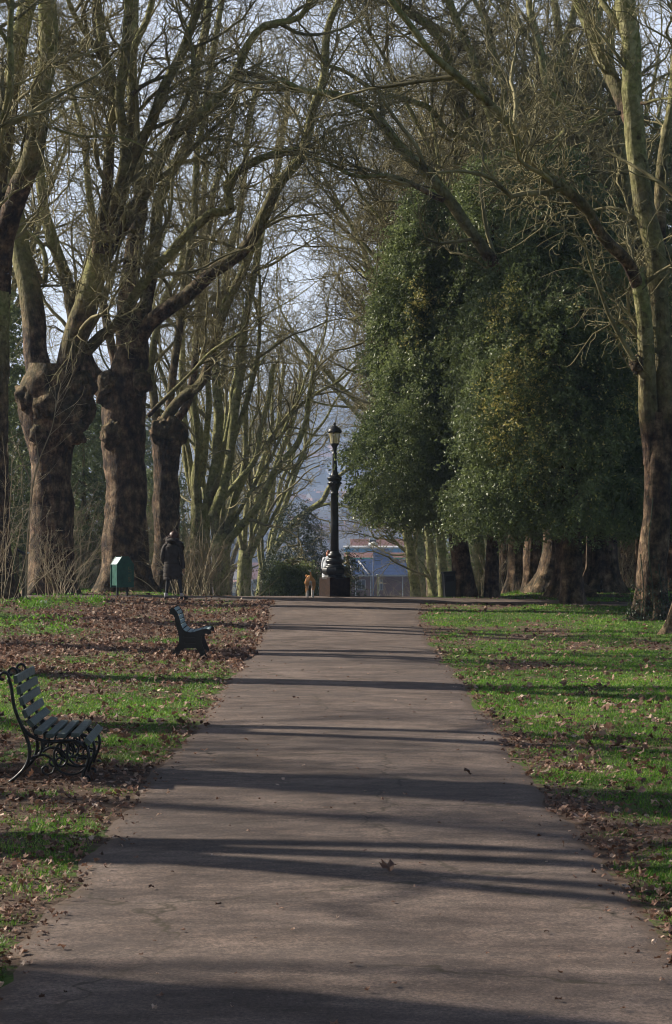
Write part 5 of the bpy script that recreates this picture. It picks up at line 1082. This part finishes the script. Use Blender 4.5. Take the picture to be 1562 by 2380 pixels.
m = MA(); bx(m, -.35, .55, -.70, -.58, -.3, z1_-z0_-.3); m.build('louvre', M_win, vt, smooth=False)
D = 190; p_ = thing('street_light', 'thin dark blue lighting column in front of the slate roof', 'street light', (X_(868, D), D, Z_(1400, D)-1)); m = MA(); h = Z_(1267, D)-Z_(1400, D)+1
lathe(m, [(-2, .07), (h, .045)], 8); m.build('pole', plain('blue_grey_pole', (.05, .08, .16), .5), p_); m = MA(); lathe(m, [(h-.05, .1), (h+.05, .42), (h+.18, .36), (h+.3, .1)], 12); m.build('lamp_head', M_white, p_)
D = 112; p_ = thing('flag_pole', 'short white pole with a hanging loop of rope in front of the brick wall', 'pole', (X_(878, D), D, float(ground(X_(878, D), D)))); h = Z_(1337, D)-float(ground(X_(878, D), D)); m = MA()
lathe(m, [(-.3, .045), (h, .035), (h+.01, .07), (h+.05, .07)], 10); m.build('pole', M_white, p_); m = MA(); P = crom(np.array([(.04, -.05, h-.1), (.10, -.06, h-.7), (.03, -.06, h-.95), (.13, -.06, h-1.0), (.05, -.06, h-1.15), (.12, -.06, h-1.4), (.06, -.06, h-1.5), (-.06, -.06, h-1.45), (.02, -.05, h-1.15)]), 60); m.add(*tubes(P, np.full(60, .016), 6)); m.build('rope', M_white, p_)

# the city on the far slope
r = np.random.default_rng(55); cols = [(.62, .60, .58), (.50, .42, .38), (.30, .16, .13), (.55, .56, .62)]; roofs = [(.10, .11, .14), (.22, .10, .08), (.12, .11, .12)]
M_w = [plain('house_wall_%s' % n_, c, .85, 0, .1, .5) for n_, c in zip(('pale', 'tan', 'brick', 'grey'), cols)]; M_r = [plain('house_roof_%s' % n_, c, .7, 0, .2, .5) for n_, c in zip(('slate', 'clay', 'dark'), roofs)]
def house_proto(wm_, rm_, L_, nm):
    o = thing(nm, 'x', 'house'); m = MA(); box(m, (0, 0, 1.5), (L_, 7.4, 8.6)); m.build('wall', wm_, o, smooth=False)
    m = MA(); v = [(-L_/2-.2, -4.1, 5.75), (L_/2+.2, -4.1, 5.75), (L_/2+.2, 0, 8.4), (-L_/2-.2, 0, 8.4), (L_/2+.2, 4.1, 5.75), (-L_/2-.2, 4.1, 5.75)]; m.add(v, [[0, 1, 2, 3], [3, 2, 4, 5]], [[1, 4, 2], [0, 3, 5]]); rf = m.build('roof', rm_, o, smooth=False)
    m = MA(); box(m, (L_*.35, .5, 8.6), (1.1, .7, 1.8)); m.build('chimney', M_w[2], rf, smooth=False)
    m = MA()
    for i in range(max(2, int(L_/4))):
        for z in (1.6, 4.2): box(m, (-L_/2+2+i*4, -3.7, z), (1.3, .12, 1.4))
    m.build('windows', M_win, o, smooth=False); return o
PR = [house_proto(M_w[0], M_r[0], 18, 'terraced_house'), house_proto(M_w[1], M_r[1], 26, 'terraced_house'), house_proto(M_w[2], M_r[2], 22, 'terraced_house'), house_proto(M_w[3], M_r[0], 34, 'terraced_house')]
labs = ['pale walled terrace with slate roof on the hazy slope', 'tan walled terrace with clay roof on the hazy slope', 'brick terrace with dark roof on the hazy slope', 'long grey walled block with slate roof on the hazy slope']
uu = set(); cnt = 0
for y in np.geomspace(620, 2900, 26):
    for px in np.arange(600, 985, 26+0*y):
        px2 = px+r.uniform(-12, 12); x = X_(px2, y); yy_ = y*(1+r.uniform(-.03, .03)); i = int(r.choice(4, p=[.38, .2, .22, .2]))
        if r.random() < .32: continue
        z = float(ground(x, yy_)); rz = r.choice([0, .25, -.3, .5, 1.4])+r.normal(0, .05); s = r.uniform(.9, 1.3)*(1 if y < 1500 else 1.35)
        if i not in uu: uu.add(i); o = PR[i]; o['label'] = labs[i]; o['group'] = labs[i].replace(' terrace', ' terraces').replace(' block', ' blocks'); o.location = (x, yy_, z); o.rotation_euler[2] = rz; o.scale = (s, s, s)
        else: copy_tree(PR[i], labs[i], (x, yy_, z), rz, s)
        cnt += 1
print('houses', cnt)
# trees between the houses read as one mass
r = np.random.default_rng(56); m = MA(); n = 520; y = r.uniform(330, 3000, n)**1.0; x = r.uniform(-.06, .06, n)*y; th3 = np.linspace(-pi/2, pi/2, 6)
for a, b_ in zip(x, y):
    s = r.uniform(3, 6)*(1 if b_ < 1500 else 1.6); mm = MA(); lathe(mm, np.stack([np.sin(th3)*s, np.cos(th3)*s*1.1+.01], 1), 9, cap=False); v = mm.v[0]; v = v*(1+.5*fnoise(v*.5+a, 7, 2))[:, None]; m.add(v+[a, b_, float(ground(a, b_))+s*.7], mm.q[0])
m2 = plain('far_wood', (.07, .07, .045), .95, 0, .4, .3); tag(m.build('distant_trees', m2, smooth=False), 'hazy far off trees scattered among the houses', 'trees', kind='stuff')

# ------------------------------------------------------------------ haze
HZ = .00040
hm = bpy.data.materials.new('haze'); hm.use_nodes = True; nt = hm.node_tree; nt.nodes.clear(); pv = N(nt, 'VolumePrincipled'); pv.inputs['Density'].default_value = HZ; pv.inputs['Color'].default_value = (.50, .66, 1.0, 1); pv.inputs['Anisotropy'].default_value = .2
oo = N(nt, 'OutputMaterial'); nt.links.new(pv.outputs[0], oo.inputs['Volume'])
m = MA(); box(m, (0, 3690, 118), (6400, 7480, 300)); hz = m.build('haze', hm, smooth=False); tag(hz, 'pale blue winter haze over the valley', 'haze', kind='stuff')
